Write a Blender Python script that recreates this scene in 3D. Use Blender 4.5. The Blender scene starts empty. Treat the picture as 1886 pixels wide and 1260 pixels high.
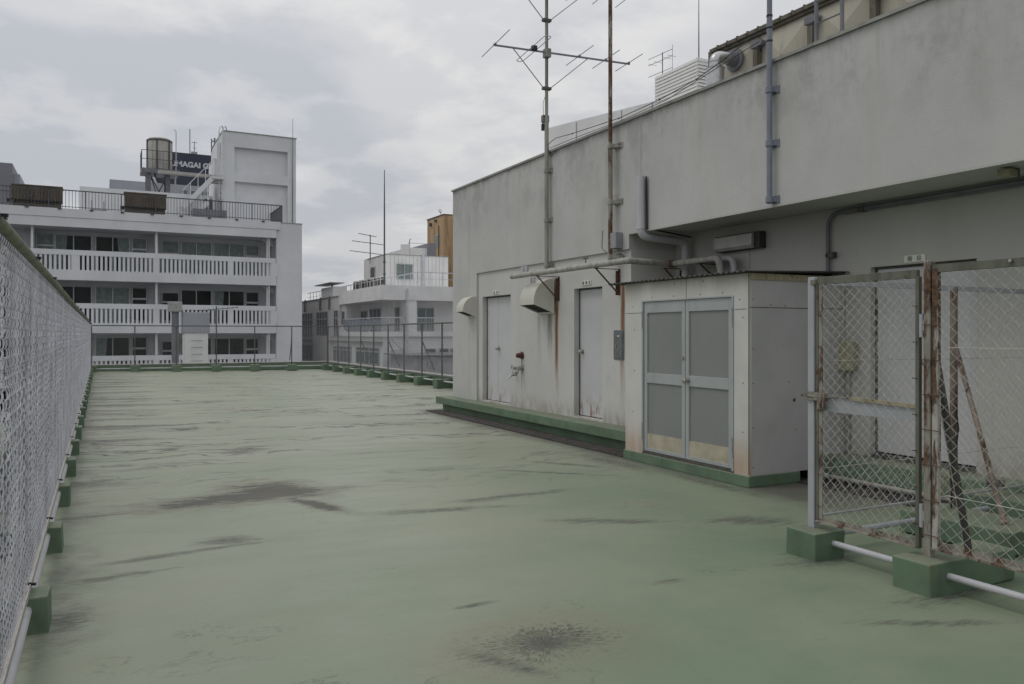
import bpy, math, random
from mathutils import Vector
R = math.radians
random.seed(7)
S = bpy.context.scene
# ------------------------------------------------------------------ camera
cd = bpy.data.cameras.new('camera'); cam = bpy.data.objects.new('camera', cd)
S.collection.objects.link(cam); S.camera = cam
cam.location = (0, 0, 1.55); cam.rotation_euler = (R(90), 0, R(-27.357))
cd.sensor_width = 36; cd.lens = 27.964; cd.shift_y = -0.00795
cd.clip_start = 0.05; cd.clip_end = 4000
# ------------------------------------------------------------------ light
SUN_EL, SUN_AZ = 58, -62          # azimuth measured from +Y towards +X
W = bpy.data.worlds.new('World'); S.world = W; W.use_nodes = True
nt = W.node_tree; nt.nodes.clear()
def wn(t, **k):
    n = nt.nodes.new(t)
    for a, b in k.items(): setattr(n, a, b)
    return n
wl = nt.links.new
def wmath(op, a, b=None, clamp=False):
    n = wn('ShaderNodeMath', operation=op, use_clamp=clamp)
    for i, v in enumerate((a, b)):
        if v is None: continue
        if isinstance(v, (int, float)): n.inputs[i].default_value = v
        else: wl(v, n.inputs[i])
    return n.outputs[0]
tc = wn('ShaderNodeTexCoord'); sep = wn('ShaderNodeSeparateXYZ'); wl(tc.outputs['Generated'], sep.inputs[0])
zz = wmath('MAXIMUM', sep.outputs[2], 0.0)
zd = wmath('ADD', zz, 0.22)
cmb = wn('ShaderNodeCombineXYZ')
wl(wmath('DIVIDE', sep.outputs[0], zd), cmb.inputs[0]); wl(wmath('DIVIDE', sep.outputs[1], zd), cmb.inputs[1])
wl(wmath('MULTIPLY', zz, 1.6), cmb.inputs[2])
def cloud(scale, det, rough, dist, lo, hi):
    n = wn('ShaderNodeTexNoise'); n.inputs['Scale'].default_value = scale; n.inputs['Detail'].default_value = det
    n.inputs['Roughness'].default_value = rough; n.inputs['Distortion'].default_value = dist
    wl(cmb.outputs[0], n.inputs['Vector'])
    r = wn('ShaderNodeMapRange'); r.interpolation_type = 'SMOOTHSTEP'
    r.inputs[1].default_value = lo; r.inputs[2].default_value = hi
    wl(n.outputs['Fac'], r.inputs[0]); return r.outputs[0]
c1 = cloud(1.15, 9, .5, .15, .455, .575)
c2 = cloud(3.0, 8, .55, .12, .45, .59)
cm = wmath('ADD', wmath('MULTIPLY', c1, .55), wmath('MULTIPLY', c2, .45))
ccol = wn('ShaderNodeMix', data_type='RGBA')
ccol.inputs[6].default_value = (4.95, 5.08, 5.42, 1); ccol.inputs[7].default_value = (7.05, 6.98, 6.9, 1)
wl(cm, ccol.inputs[0])
zen = wmath('ADD', 0.97, wmath('MULTIPLY', wmath('POWER', zz, 1.5), .75))
cz = wn('ShaderNodeVectorMath', operation='SCALE'); wl(ccol.outputs[2], cz.inputs[0]); wl(zen, cz.inputs['Scale'])
sky = wn('ShaderNodeTexSky', sky_type='NISHITA', sun_disc=False, sun_elevation=R(SUN_EL), sun_rotation=R(SUN_AZ))
mx = wn('ShaderNodeMix', data_type='RGBA'); mx.inputs[0].default_value = .93
wl(sky.outputs[0], mx.inputs[6]); wl(cz.outputs[0], mx.inputs[7])
bg = wn('ShaderNodeBackground'); bg.inputs['Strength'].default_value = .1
wl(mx.outputs[2], bg.inputs['Color'])
wo = wn('ShaderNodeOutputWorld'); wl(bg.outputs[0], wo.inputs['Surface'])
sd = bpy.data.lights.new('sun', 'SUN'); sd.energy = .55; sd.angle = R(22); sd.color = (1, .96, .9)
so = bpy.data.objects.new('sun', sd); S.collection.objects.link(so)
dv = Vector((math.sin(R(SUN_AZ)) * math.cos(R(SUN_EL)), math.cos(R(SUN_AZ)) * math.cos(R(SUN_EL)), math.sin(R(SUN_EL))))
so.rotation_euler = dv.to_track_quat('Z', 'Y').to_euler(); so.location = (0, 0, 40)
S.view_settings.view_transform = 'Standard'; S.view_settings.look = 'None'
S.view_settings.exposure = 0; S.view_settings.gamma = 1
S.cycles.max_bounces = 8; S.cycles.use_denoising = True
# ------------------------------------------------------------------ materials
class NG:
    """small node-graph helper for one material"""
    def __init__(s, name, rough=.7, metal=0, spec=.4):
        s.m = bpy.data.materials.new(name); s.m.use_nodes = True; s.t = s.m.node_tree
        s.b = s.t.nodes['Principled BSDF']; s.b.inputs['Roughness'].default_value = rough
        s.b.inputs['Metallic'].default_value = metal; s.b.inputs['Specular IOR Level'].default_value = spec
        g = s.t.nodes.new('ShaderNodeNewGeometry'); s.pos = g.outputs['Position']
        q = s.t.nodes.new('ShaderNodeSeparateXYZ'); s.l(s.pos, q.inputs[0]); s.x, s.y, s.z = q.outputs
        s.bumps = []
    def l(s, a, b): s.t.links.new(a, b)
    def put(s, v, i):
        if isinstance(v, (int, float)): i.default_value = v
        elif isinstance(v, tuple): i.default_value = v if len(v) == 4 or i.type == 'VECTOR' else (*v, 1)
        else: s.l(v, i)
    def math(s, op, a, b=0., c=None, clamp=False):
        n = s.t.nodes.new('ShaderNodeMath'); n.operation = op; n.use_clamp = clamp
        s.put(a, n.inputs[0]); s.put(b, n.inputs[1])
        if c is not None: s.put(c, n.inputs[2])
        return n.outputs[0]
    def mp(s, sc=(1, 1, 1), off=(0, 0, 0), src=None):
        n = s.t.nodes.new('ShaderNodeMapping'); n.inputs['Scale'].default_value = sc; n.inputs['Location'].default_value = off
        s.l(src or s.pos, n.inputs['Vector']); return n.outputs[0]
    def noise(s, scale, vec=None, det=5, rough=.6, dist=0, lo=None, hi=None):
        n = s.t.nodes.new('ShaderNodeTexNoise'); s.l(vec or s.pos, n.inputs['Vector'])
        n.inputs['Scale'].default_value = scale; n.inputs['Detail'].default_value = det
        n.inputs['Roughness'].default_value = rough; n.inputs['Distortion'].default_value = dist
        return s.ramp(n.outputs['Fac'], lo, hi) if lo is not None else n.outputs['Fac']
    def ramp(s, v, lo, hi, a=0., b=1.):
        n = s.t.nodes.new('ShaderNodeMapRange'); n.interpolation_type = 'SMOOTHSTEP'
        s.put(v, n.inputs[0])
        for i, k in enumerate((lo, hi, a, b)): n.inputs[i + 1].default_value = k
        return n.outputs[0]
    def mix(s, f, a, b):
        n = s.t.nodes.new('ShaderNodeMix'); n.data_type = 'RGBA'
        s.put(f, n.inputs[0]); s.put(a, n.inputs[6]); s.put(b, n.inputs[7]); return n.outputs[2]
    def bump(s, h, d, st=1.):
        n = s.t.nodes.new('ShaderNodeBump'); n.inputs['Distance'].default_value = d; n.inputs['Strength'].default_value = st
        s.put(h, n.inputs['Height'])
        if s.bumps: s.l(s.bumps[-1], n.inputs['Normal'])
        s.bumps.append(n.outputs[0])
    def done(s, col, rough=None):
        s.put(col, s.b.inputs['Base Color'])
        if rough is not None: s.put(rough, s.b.inputs['Roughness'])
        if s.bumps: s.l(s.bumps[-1], s.b.inputs['Normal'])
        return s.m
def sc(c, k): return tuple(min(1, v * k) for v in c)
def plain(name, c, rough=.6, metal=0, var=.12, scale=4, grime=.0, gcol=(.1, .09, .07), bump=0, rust=0, rscale=6, vert=True):
    g = NG(name, rough, metal)
    col = g.mix(g.noise(scale, lo=.3, hi=.7), sc(c, 1 - var), sc(c, 1 + var))
    if grime:
        col = g.mix(g.math('MULTIPLY', g.noise(7, g.mp((1, 1, .13) if vert else (1, 1, 1)), lo=.48, hi=.75), grime), col, gcol)
        col = g.mix(g.math('MULTIPLY', g.noise(35, lo=.58, hi=.72), grime * .7), col, gcol)
    if rust:
        f = g.noise(rscale, g.mp((1, 1, .35) if vert else (1, 1, 1)), det=8, rough=.7, lo=.62 - .25 * rust, hi=.68 - .22 * rust)
        rc = g.mix(g.noise(40, lo=.35, hi=.65), (.07, .028, .014), (.22, .10, .045))
        col = g.mix(f, col, rc); g.bump(f, .0015)
    if bump: g.bump(g.noise(bump), .002)
    return g.done(col)

GREEN = (.125, .185, .12)
def mat_floor():
    g = NG('painted_roof_floor', .5, spec=.35)
    green = g.mix(g.noise(.55, det=6, lo=.3, hi=.7), (.16, .225, .142), (.245, .275, .195))
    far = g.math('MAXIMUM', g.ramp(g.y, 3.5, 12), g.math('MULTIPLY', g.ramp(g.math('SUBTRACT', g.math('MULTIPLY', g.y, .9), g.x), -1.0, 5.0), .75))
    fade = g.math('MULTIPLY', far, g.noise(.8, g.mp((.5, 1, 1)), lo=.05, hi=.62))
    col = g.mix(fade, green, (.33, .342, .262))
    col = g.mix(g.math('MULTIPLY', g.noise(.35, g.mp(off=(3, 8, 0)), lo=.5, hi=.75), .5), col, (.27, .265, .19))
    col = g.mix(g.math('MULTIPLY', g.noise(26, det=8, lo=.55, hi=.8), .25), col, (.10, .13, .09))
    fine = g.noise(30, g.mp((.28, 1.9, 1)), det=10, rough=.78)
    fine = g.math('ADD', g.math('MULTIPLY', fine, .5), g.math('MULTIPLY', g.noise(9, g.mp((.35, 1.7, 1), (3, 3, 3)), det=8, rough=.7), .5))
    wob = g.noise(.45, det=3)
    def warped(sx, sy, k=1.):
        c = g.t.nodes.new('ShaderNodeCombineXYZ')
        g.put(g.math('MULTIPLY', g.x, sx), c.inputs[0])
        g.put(g.math('ADD', g.math('MULTIPLY', g.y, sy), g.math('MULTIPLY', wob, k)), c.inputs[1]); return c.outputs[0]
    # long cracks of dirt that run across the roof
    a = g.noise(1., warped(.16, 1.05, 2.2), det=7, rough=.62)
    ln = g.math('ABSOLUTE', g.math('SUBTRACT', a, .5))
    line = g.ramp(ln, .016, .002, 0, 1)
    patch = g.noise(.5, g.mp((.6, 1.2, 1), (7, 2, 0)), det=4, lo=.36, hi=.54)
    broken = g.ramp(fine, .40, .50)
    dense = g.ramp(g.y, 5.5, 12, .0, 1)
    d1 = g.math('MULTIPLY', g.math('MULTIPLY', line, broken), g.math('MULTIPLY', patch, dense))
    # wider smudges stretched the same way, thick along the left fence
    b = g.noise(1., warped(.20, 1.7, 1.2), det=7, rough=.62)
    left = g.ramp(g.x, 2.6, -.2)
    thr = g.math('SUBTRACT', .75, g.math('ADD', g.math('MULTIPLY', g.math('MULTIPLY', left, g.ramp(g.y, 4.0, 9.0)), .17), g.math('MULTIPLY', g.ramp(g.y, 7, 18), .092)))
    d2 = g.ramp(g.math('SUBTRACT', g.math('ADD', b, g.math('MULTIPLY', g.math('SUBTRACT', fine, .5), .75)), thr), .0, .05)
    # the dark worn patch and its tail
    def blob(cx, cy, rx, ry, rot, nz, k):
        dx = g.math('SUBTRACT', g.x, cx); dy = g.math('SUBTRACT', g.y, cy)
        c_, s_ = math.cos(rot), math.sin(rot)
        u = g.math('DIVIDE', g.math('ADD', g.math('MULTIPLY', dx, c_), g.math('MULTIPLY', dy, s_)), rx)
        v = g.math('DIVIDE', g.math('SUBTRACT', g.math('MULTIPLY', dy, c_), g.math('MULTIPLY', dx, s_)), ry)
        r = g.math('SQRT', g.math('ADD', g.math('MULTIPLY', u, u), g.math('MULTIPLY', v, v)))
        return g.math('ADD', r, g.math('MULTIPLY', g.math('SUBTRACT', nz, .5), k)), dx, dy
    n1 = g.noise(2.2, g.mp((1, 1.3, 1), (1, 4, 0)), det=9, rough=.72)
    r1, _, _ = blob(1.10, 7.50, .80, .26, R(8), n1, 2.0)
    r1b, _, _ = blob(1.46, 7.75, .48, .38, R(-62), n1, 2.2)
    r1c, _, _ = blob(1.66, 6.98, .48, .09, R(-68), n1, 2.0)
    core = g.math('MINIMUM', r1, g.math('MINIMUM', r1b, r1c))
    fray = g.math('MULTIPLY', g.math('SUBTRACT', fine, .5), 4.5)
    grain = g.ramp(g.noise(60, g.mp((.22, 1.2, 1), (1, 1, 1)), det=8, rough=.75), .36, .60)
    soft = lambda v: g.math('MULTIPLY', v, g.math('ADD', .30, g.math('MULTIPLY', grain, .70)))
    s1 = g.math('MAXIMUM', g.math('MULTIPLY', g.ramp(g.math('ADD', core, fray), 1.05, .60), .95), soft(g.math('MULTIPLY', g.ramp(g.math('ADD', core, fray), 1.75, .8), .6)))
    # radial worn spot close to the camera
    n2 = g.noise(3, g.mp((1, 1, 1), (5, 1, 0)), det=6, rough=.65)
    r2, dx, dy = blob(1.90, 3.33, .52, .36, 0, n2, 1.3)
    ang = g.math('ARCTAN2', dy, dx)
    rc = g.math('SQRT', g.math('ADD', g.math('MULTIPLY', dx, dx), g.math('MULTIPLY', dy, dy)))
    pc = g.t.nodes.new('ShaderNodeCombineXYZ'); g.put(g.math('MULTIPLY', ang, 19.), pc.inputs[0]); g.put(g.math('MULTIPLY', rc, 22.), pc.inputs[1])
    rad = g.noise(1., pc.outputs[0], det=5, rough=.7)
    s2 = g.math('MULTIPLY', g.ramp(r2, 1.2, .3), g.ramp(g.math('ADD', rad, g.ramp(r2, .75, .05, 0, .13)), .50, .66))
    r2b, _, _ = blob(1.62, 3.22, .07, .30, R(28), n2, .9)
    s2 = g.math('MAXIMUM', s2, g.math('MULTIPLY', g.ramp(r2b, 1.3, .2), g.math('MULTIPLY', g.math('MULTIPLY', broken, grain), .95)))
    def small(cx, cy, rx, ry, rot=0, k=1.6, a=.85):
        r, _, _ = blob(cx, cy, rx, ry, R(rot), n1, k)
        return g.math('MULTIPLY', soft(g.ramp(g.math('ADD', r, g.math('MULTIPLY', fray, 1.1)), 1.25, .1)), a)
    extra = None
    for q in [(.8, 6.0, .22, .16), (1.82, 3.98, .16, .035, 6), (4.75, 4.9, .42, .17, -20), (4.5, 3.95, .3, .08, -15), (-.1, 8.7, .35, .16),
              (.02, 5.35, .35, .07, 8), (.45, 5.75, .6, .06, 10), (3.7, 5.35, .6, .10, -25), (3.1, 3.88, .12, .04), (0.0, 12.2, .9, .22), (.1, 13.7, .8, .2),
              (1.6, 10.5, .35, .3), (0.2, 18.2, 1.6, .4), (-.15, 4.65, .12, .2), (2.6, 6.3, .7, .10, -8), (3.4, 6.6, .8, .1, 5), (3.9, 2.7, .45, .05, -25), (-.1, 7.2, .5, .06, 4),
              (4.30, 3.80, .34, .16), (4.45, 2.98, .55, .13), (5.3, 2.6, .9, .16, 20), (5.6, 6.5, .12, 1.1), (5.5, 8.0, .25, .9), (6.4, 5.75, .8, .28), (4.9, 8.0, .5, .09, -50), (4.4, 7.6, .7, .06, -40)]:
        e = small(*q); extra = e if extra is None else g.math('MAXIMUM', extra, e)
    # dirt that gathers along the foot of the building and the shed
    foot = g.math('MULTIPLY', g.ramp(g.math('ADD', g.x, g.math('MULTIPLY', n1, .7)), 5.75, 6.25), g.math('MULTIPLY', g.ramp(g.y, 4.2, 5.4), g.ramp(g.y, 15.6, 14.8)))
    foot = g.math('MULTIPLY', foot, .75)
    d = g.math('MAXIMUM', g.math('MAXIMUM', g.math('MULTIPLY', d1, .95), g.math('MULTIPLY', soft(d2), .9)), g.math('MAXIMUM', g.math('MULTIPLY', s1, .92), g.math('MAXIMUM', g.math('MULTIPLY', s2, .92), extra)))
    d = g.math('MAXIMUM', d, foot)
    edge = g.math('MULTIPLY', g.math('MULTIPLY', g.ramp(g.math('ADD', g.x, g.math('MULTIPLY', g.math('SUBTRACT', n1, .5), .5)), .12, -.22), g.noise(2.2, det=8, rough=.7, lo=.42, hi=.62)), .55)
    d = g.math('MAXIMUM', d, soft(edge))
    hair = g.math('ABSOLUTE', g.math('SUBTRACT', g.noise(.8, g.mp((.45, .9, 1), (6, 2, 3)), det=8, rough=.58), .5))
    hair = g.math('MULTIPLY', g.ramp(hair, .0035, .0008), g.math('MULTIPLY', g.noise(.9, g.mp(off=(2, 2, 0)), det=3, lo=.52, hi=.62), .32))
    d = g.math('MAXIMUM', d, hair)
    speck = g.math('MULTIPLY', g.noise(7, g.mp((1, 2.5, 1)), det=9, rough=.8, lo=.70, hi=.73), .6)
    d = g.math('MAXIMUM', d, speck)
    dirt = g.mix(g.noise(3, lo=.35, hi=.65), (.060, .056, .060), (.085, .075, .066))
    col = g.mix(d, col, dirt)
    grit = g.noise(160, det=3, lo=.35, hi=.65)
    col = g.mix(g.math('MULTIPLY', grit, .12), col, (.10, .13, .09))
    halo = g.ramp(g.math('MINIMUM', core, r2), 1.7, .8)
    col = g.mix(g.math('MULTIPLY', g.math('MULTIPLY', halo, .30), g.math('SUBTRACT', 1., d)), col, (.23, .185, .13))
    # seams between sheets
    g.bump(fine, .0012, .5); g.bump(g.math('MULTIPLY', d, -1.), .0012)
    g.bump(g.noise(1.3, det=2), .012, .35)
    rough = g.math('ADD', g.noise(1.4, g.mp((.5, 1.4, 1)), det=5, lo=.3, hi=.7), 0.)
    return g.done(col, g.math('ADD', .38, g.math('ADD', g.math('MULTIPLY', rough, .16), g.math('MULTIPLY', d, .25))))

def streak(g, y0, w, zt, zb, amt=1., fade=.6):
    """mask of a run of rust on the wall at world y0, from height zt down to zb"""
    wob = g.math('MULTIPLY', g.math('SUBTRACT', g.noise(1.5, g.mp((0, 0, 1), (0, y0, 0)), det=4), .5), w * 1.6)
    dy = g.math('ABSOLUTE', g.math('SUBTRACT', g.math('ADD', g.y, wob), y0))
    m = g.ramp(dy, w, w * .25)
    z = g.math('MULTIPLY', g.ramp(g.z, zb, zb + fade * (zt - zb)), g.ramp(g.z, zt + .02, zt - .02))
    k = g.noise(14, g.mp((1, 1, .06)), det=4, lo=.25, hi=.6)
    return g.math('MULTIPLY', g.math('MULTIPLY', m, z), g.math('MULTIPLY', k, amt))
def mat_wall(name, base, streaks=(), sooty=(), grime=.35, low=None, top=None, roughcast=False):
    g = NG(name, .82, spec=.25)
    col = g.mix(g.noise(.8, det=6, lo=.3, hi=.7), sc(base, .93), sc(base, 1.05))
    col = g.mix(g.math('MULTIPLY', g.noise(2.2, g.mp((1, 1, .45)), det=7, lo=.5, hi=.8), grime * .6), col, sc(base, .66))
    col = g.mix(g.math('MULTIPLY', g.noise(1.6, det=8, rough=.7, lo=.56, hi=.72), grime * .8), col, sc(base, .62))
    yl = g.math('MULTIPLY', g.noise(2.1, g.mp((1, 1, .12), (4, 0, 0)), det=5, lo=.5, hi=.72), grime * .45)
    col = g.mix(yl, col, (.32, .30, .21))
    if top is not None:
        t = g.math('MULTIPLY', g.ramp(g.z, top - .9, top), g.noise(8, g.mp((1, 1, .10)), det=7, rough=.7, lo=.47, hi=.66))
        col = g.mix(g.math('MULTIPLY', t, .22), col, sc(base, .45))
        t = g.math('MULTIPLY', g.ramp(g.z, top - 1.3, top), g.noise(1.5, g.mp((1, 1, .7), (2, 5, 1)), det=10, rough=.74, lo=.46, hi=.62))
        col = g.mix(g.math('MULTIPLY', t, .60), col, sc(base, .6))
        t = g.math('MULTIPLY', g.ramp(g.z, top - .14, top), g.noise(2.5, det=5, lo=.3, hi=.6))
        col = g.mix(g.math('MULTIPLY', t, .45), col, (.09, .085, .07))
    if low is not None:
        t = g.math('MULTIPLY', g.ramp(g.z, low + .35, low), g.noise(6, g.mp((1, 1, .5)), det=7, rough=.7, lo=.35, hi=.65))
        col = g.mix(g.math('MULTIPLY', t, .55), col, (.22, .17, .10))
    for y0, w, zt, zb, a in sooty:
        col = g.mix(streak(g, y0, w, zt, zb, a, .9), col, (.13, .12, .085))
    for y0, w, zt, zb, a in streaks:
        m = streak(g, y0, w, zt, zb, a, .55)
        col = g.mix(m, col, (.27, .155, .075))
        col = g.mix(g.math('MULTIPLY', streak(g, y0, w * .45, zt, zb + .5, a, .4), .8), col, (.14, .065, .035))
    ck = g.math('ABSOLUTE', g.math('SUBTRACT', g.noise(.9, det=6, rough=.6, vec=g.mp((1, 1, .8), (3, 9, 4))), .5))
    col = g.mix(g.math('MULTIPLY', g.math('MULTIPLY', g.ramp(ck, .0022, .0), g.noise(.7, lo=.5, hi=.6)), .45), col, sc(base, .4))
    sp = g.noise(55, det=3, lo=.70, hi=.74)
    col = g.mix(g.math('MULTIPLY', sp, .4), col, (.10, .09, .08))
    g.bump(g.noise(120 if not roughcast else 70, det=4), .003 if roughcast else .0015, .7)
    g.bump(g.noise(2.5, det=4), .012, .35)
    return g.done(col)
def mat_rusty(name, base, amount, zsc=.25, scale=9, metal=0):
    g = NG(name, .75, metal)
    f = g.noise(scale, g.mp((1, 1, zsc)), det=9, rough=.72, lo=.66 - .35 * amount, hi=.72 - .32 * amount)
    col = g.mix(g.noise(12, g.mp((1, 1, .2)), lo=.4, hi=.7), base, sc(base, .6))
    rc = g.mix(g.noise(30, det=6, lo=.3, hi=.7), (.045, .026, .018), (.165, .092, .052))
    col = g.mix(f, col, rc); g.bump(f, .002); g.bump(g.noise(80), .001)
    return g.done(col)
def mat_glass(name, c=(.02, .025, .03), tr=.0):
    g = NG(name, .07, spec=.6)
    g.bump(g.noise(1.5, det=2), .004, .25)
    m = g.done(c)
    if tr:
        t = g.t.nodes.new('ShaderNodeBsdfTransparent'); x = g.t.nodes.new('ShaderNodeMixShader'); x.inputs[0].default_value = tr
        t.inputs[0].default_value = (.88, .92, .92, 1)
        o = g.t.nodes['Material Output']; g.l(g.b.outputs[0], x.inputs[1]); g.l(t.outputs[0], x.inputs[2]); g.l(x.outputs[0], o.inputs[0])
    return m
M = {}
M['floor'] = mat_floor()
def mat_green(name, base=GREEN):
    g = NG(name, .6, spec=.3)
    col = g.mix(g.noise(3, det=6, lo=.3, hi=.7), sc(base, .85), sc(base, 1.2))
    col = g.mix(g.math('MULTIPLY', g.noise(9, g.mp((1, 1, .25)), det=7, lo=.52, hi=.75), .55), col, (.09, .10, .07))
    n = g.t.nodes.new('ShaderNodeNewGeometry'); q = g.t.nodes.new('ShaderNodeSeparateXYZ'); g.l(n.outputs['Normal'], q.inputs[0])
    up = g.math('MULTIPLY', g.ramp(q.outputs[2], .6, .95), g.noise(4, det=6, lo=.2, hi=.6))
    col = g.mix(g.math('MULTIPLY', up, .6), col, (.26, .26, .19))      # paler, noise-broken tone mixed into top faces
    col = g.mix(g.math('MULTIPLY', g.noise(5, g.mp((1, 1, .2), (9, 3, 0)), det=6, lo=.6, hi=.72), .5), col, (.22, .16, .08))
    g.bump(g.noise(60), .0015)
    return g.done(col)
M['green'] = mat_green('green_paint')
M['wall_up'] = mat_wall('weathered_white_wall', (.495, .495, .475), grime=.36, top=4.45, roughcast=True, sooty=[(9.4, .35, 3.5, 2.7, .3), (9.25, .25, 4.2, 3.3, .35)])
M['wall_low'] = mat_wall('weathered_lower_wall', (.545, .54, .52), grime=.32, low=.27,
    streaks=[(10.89, .08, 2.3, .30, 1.0), (10.87, .03, 2.3, 1.0, 1.0), (9.10, .08, 2.25, .32, .8), (9.07, .03, 2.25, 1.2, .9)],
    sooty=[(11.10, .10, 1.87, .95, .75), (11.45, .09, 2.3, .7, .45), (13.93, .12, 1.86, 1.1, .5), (12.07, .025, 1.15, .3, .8)])
M['wall_in'] = mat_wall('recess_wall', (.46, .46, .43), grime=.22, low=.22)
M['coping'] = plain('roof_edge_metal', (.30, .30, .28), .6, .0, grime=.5)
M['shedpanel'] = mat_wall('shed_cement_board', (.50, .49, .45), grime=.22, low=.06, top=2.17)
def mat_shedside():
    g = NG('shed_side_board', .75, spec=.3)
    c = (.45, .445, .44)
    col = g.mix(g.noise(1.3, det=7, lo=.3, hi=.7), sc(c, .9), sc(c, 1.07))
    col = g.mix(g.math('MULTIPLY', g.noise(4, g.mp((1, 1, .6)), det=8, lo=.62, hi=.75), .35), col, sc(c, .5))
    g.bump(g.noise(6, det=3), .01, .3); g.bump(g.noise(90), .001)
    return g.done(col)
M['shedside'] = mat_shedside()
def mat_shedpost():
    g = NG('shed_front_board_stained', .75, spec=.3)
    c = (.57, .56, .53)
    col = g.mix(g.noise(1.5, det=7, lo=.3, hi=.7), sc(c, .9), sc(c, 1.05))
    t = g.math('MULTIPLY', g.ramp(g.z, .62, .12), g.noise(5, g.mp((1, 1, .3)), det=5, lo=.15, hi=.6))
    col = g.mix(g.math('MULTIPLY', t, .7), col, (.42, .27, .15))
    t = g.math('MULTIPLY', g.ramp(g.z, 1.85, 2.2), g.noise(3, g.mp((1, 1, .4)), det=6, lo=.2, hi=.6))
    col = g.mix(g.math('MULTIPLY', t, .6), col, (.17, .18, .12))
    t = g.noise(9, g.mp((1, 1, .7)), det=8, rough=.7, lo=.64, hi=.70)
    col = g.mix(g.math('MULTIPLY', t, .5), col, (.22, .20, .16)); g.bump(g.noise(90), .001)
    return g.done(col)
M['shedfront'] = mat_shedpost()
M['door'] = plain('white_door_paint', (.525, .53, .535), .45, var=.04, scale=2, grime=.08)
def mat_doorrust():
    g = NG('door_paint_rusty_foot', .45)
    c = (.525, .53, .535)
    col = g.mix(g.noise(2, lo=.3, hi=.7), sc(c, .96), sc(c, 1.03))
    t = g.math('MULTIPLY', g.ramp(g.z, .72, .33), g.noise(9, g.mp((1, 1, .35)), det=8, rough=.72, lo=.50, hi=.63))
    col = g.mix(t, col, (.25, .13, .06))
    return g.done(col)
M['doorrust'] = mat_doorrust()
M['dark'] = plain('dark_gap', (.015, .015, .013), .8)
M['frame'] = plain('grey_blue_door_frame', (.36, .38, .38), .45, metal=.0, var=.05, grime=.12)
M['frost'] = plain('frosted_grey_pane', (.225, .235, .225), .35, var=.04, scale=1.5, grime=.1)
M['kick'] = plain('stained_kick_plate', (.42, .38, .29), .5, var=.15, scale=5, grime=.15)
M['silver'] = plain('worn_steel', (.42, .41, .37), .32, metal=.85, var=.2, scale=20)
M['galv'] = plain('galvanised_steel', (.36, .37, .37), .5, metal=.35, var=.15, scale=9, grime=.25)
M['galvold'] = mat_rusty('old_galvanised_pipe', (.33, .325, .29), .12, scale=7)
M['rustpole'] = mat_rusty('rusted_pole', (.42, .40, .36), .70, zsc=.2, scale=11)
M['rustmix'] = mat_rusty('peeling_rusty_steel', (.29, .27, .225), .46, zsc=.3, scale=9)
M['rust'] = mat_rusty('rusty_bracket', (.20, .14, .10), .95, zsc=1, scale=12)
M['rustbrace'] = mat_rusty('rusty_brace', (.26, .21, .17), .42, zsc=.3, scale=12)
M['greenrust'] = mat_rusty('dirty_gate_frame', (.145, .15, .118), .18, zsc=.6, scale=8)
M['yellowrust'] = mat_rusty('stained_bar', (.36, .31, .21), .22, zsc=1, scale=10)
M['post'] = plain('pale_blue_post', (.38, .39, .41), .5, var=.06, grime=.12)
M['bluepole'] = plain('grey_blue_pole', (.19, .21, .25), .45, var=.08, scale=6, grime=.1)
M['pipe'] = plain('white_pipe', (.48, .48, .50), .45, var=.06, grime=.14, scale=3)
M['pipeold'] = mat_rusty('lagged_pipe', (.40, .39, .36), .08, zsc=1, scale=4)
M['duct'] = plain('spiral_duct', (.50, .50, .50), .35, metal=.75, var=.1, scale=14)
M['wire_w'] = plain('coated_fence_wire', (.38, .38, .41), .5, var=.22, scale=3, grime=.22)
M['wire_g'] = plain('galvanised_fence_wire', (.47, .455, .42), .5, metal=.15, var=.18, scale=12)
M['wire_far'] = plain('far_fence_wire', (.30, .31, .31), .6)
M['rail_far'] = plain('far_fence_rail', (.10, .11, .105), .6, var=.2)
M['rail_w'] = plain('weathered_bottom_rail', (.44, .42, .39), .6, var=.12, grime=.3, scale=8)
M['rail_top'] = plain('mossy_top_rail', (.17, .185, .13), .65, var=.25, scale=9, grime=.3, vert=False)
M['black'] = plain('black_clip', (.018, .018, .02), .5)
M['hood'] = mat_wall('hood_paint', (.56, .55, .49), grime=.28)
M['red'] = plain('faded_red_lamp', (.10, .03, .03), .35)
M['boxy'] = plain('beige_steel_box', (.30, .29, .19), .55, grime=.2)
M['gbox'] = plain('grey_steel_box', (.30, .31, .32), .4, metal=.3, grime=.15)
M['panelgrey'] = plain('steel_panel_cover', (.17, .19, .19), .45, metal=.4, var=.2, scale=18)
M['plate'] = plain('sign_plate', (.66, .67, .58), .4, var=.04)
M['ink'] = plain('black_lettering', (.02, .02, .02), .5)
M['letter'] = plain('pale_lettering', (.55, .56, .58), .5, var=.02)
M['navy'] = plain('navy_sign_panel', (.035, .043, .065), .5, var=.1, scale=.3)
M['bwhite'] = mat_wall('apartment_white', (.66, .67, .685), grime=.10)
M['bwhite2'] = mat_wall('pale_block_wall', (.76, .755, .74), grime=.10)
M['bbeige'] = mat_wall('beige_block_wall', (.66, .635, .60), grime=.12)
M['bgrey'] = plain('grey_tile_cladding', (.20, .20, .22), .5, var=.06, scale=.5)
M['bgrey2'] = plain('light_grey_cladding', (.34, .35, .38), .5, var=.06, scale=.5)
def mat_orange():
    g = NG('ochre_render', .85)
    col = g.mix(g.noise(.7, g.mp((1, 1, .3)), det=7, lo=.3, hi=.7), (.42, .285, .165), (.54, .39, .235))
    col = g.mix(g.math('MULTIPLY', g.noise(.9, g.mp((1, 1, .12)), det=6, lo=.52, hi=.7), .6), col, (.16, .09, .05))
    return g.done(col)
M['orange'] = mat_orange()
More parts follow.
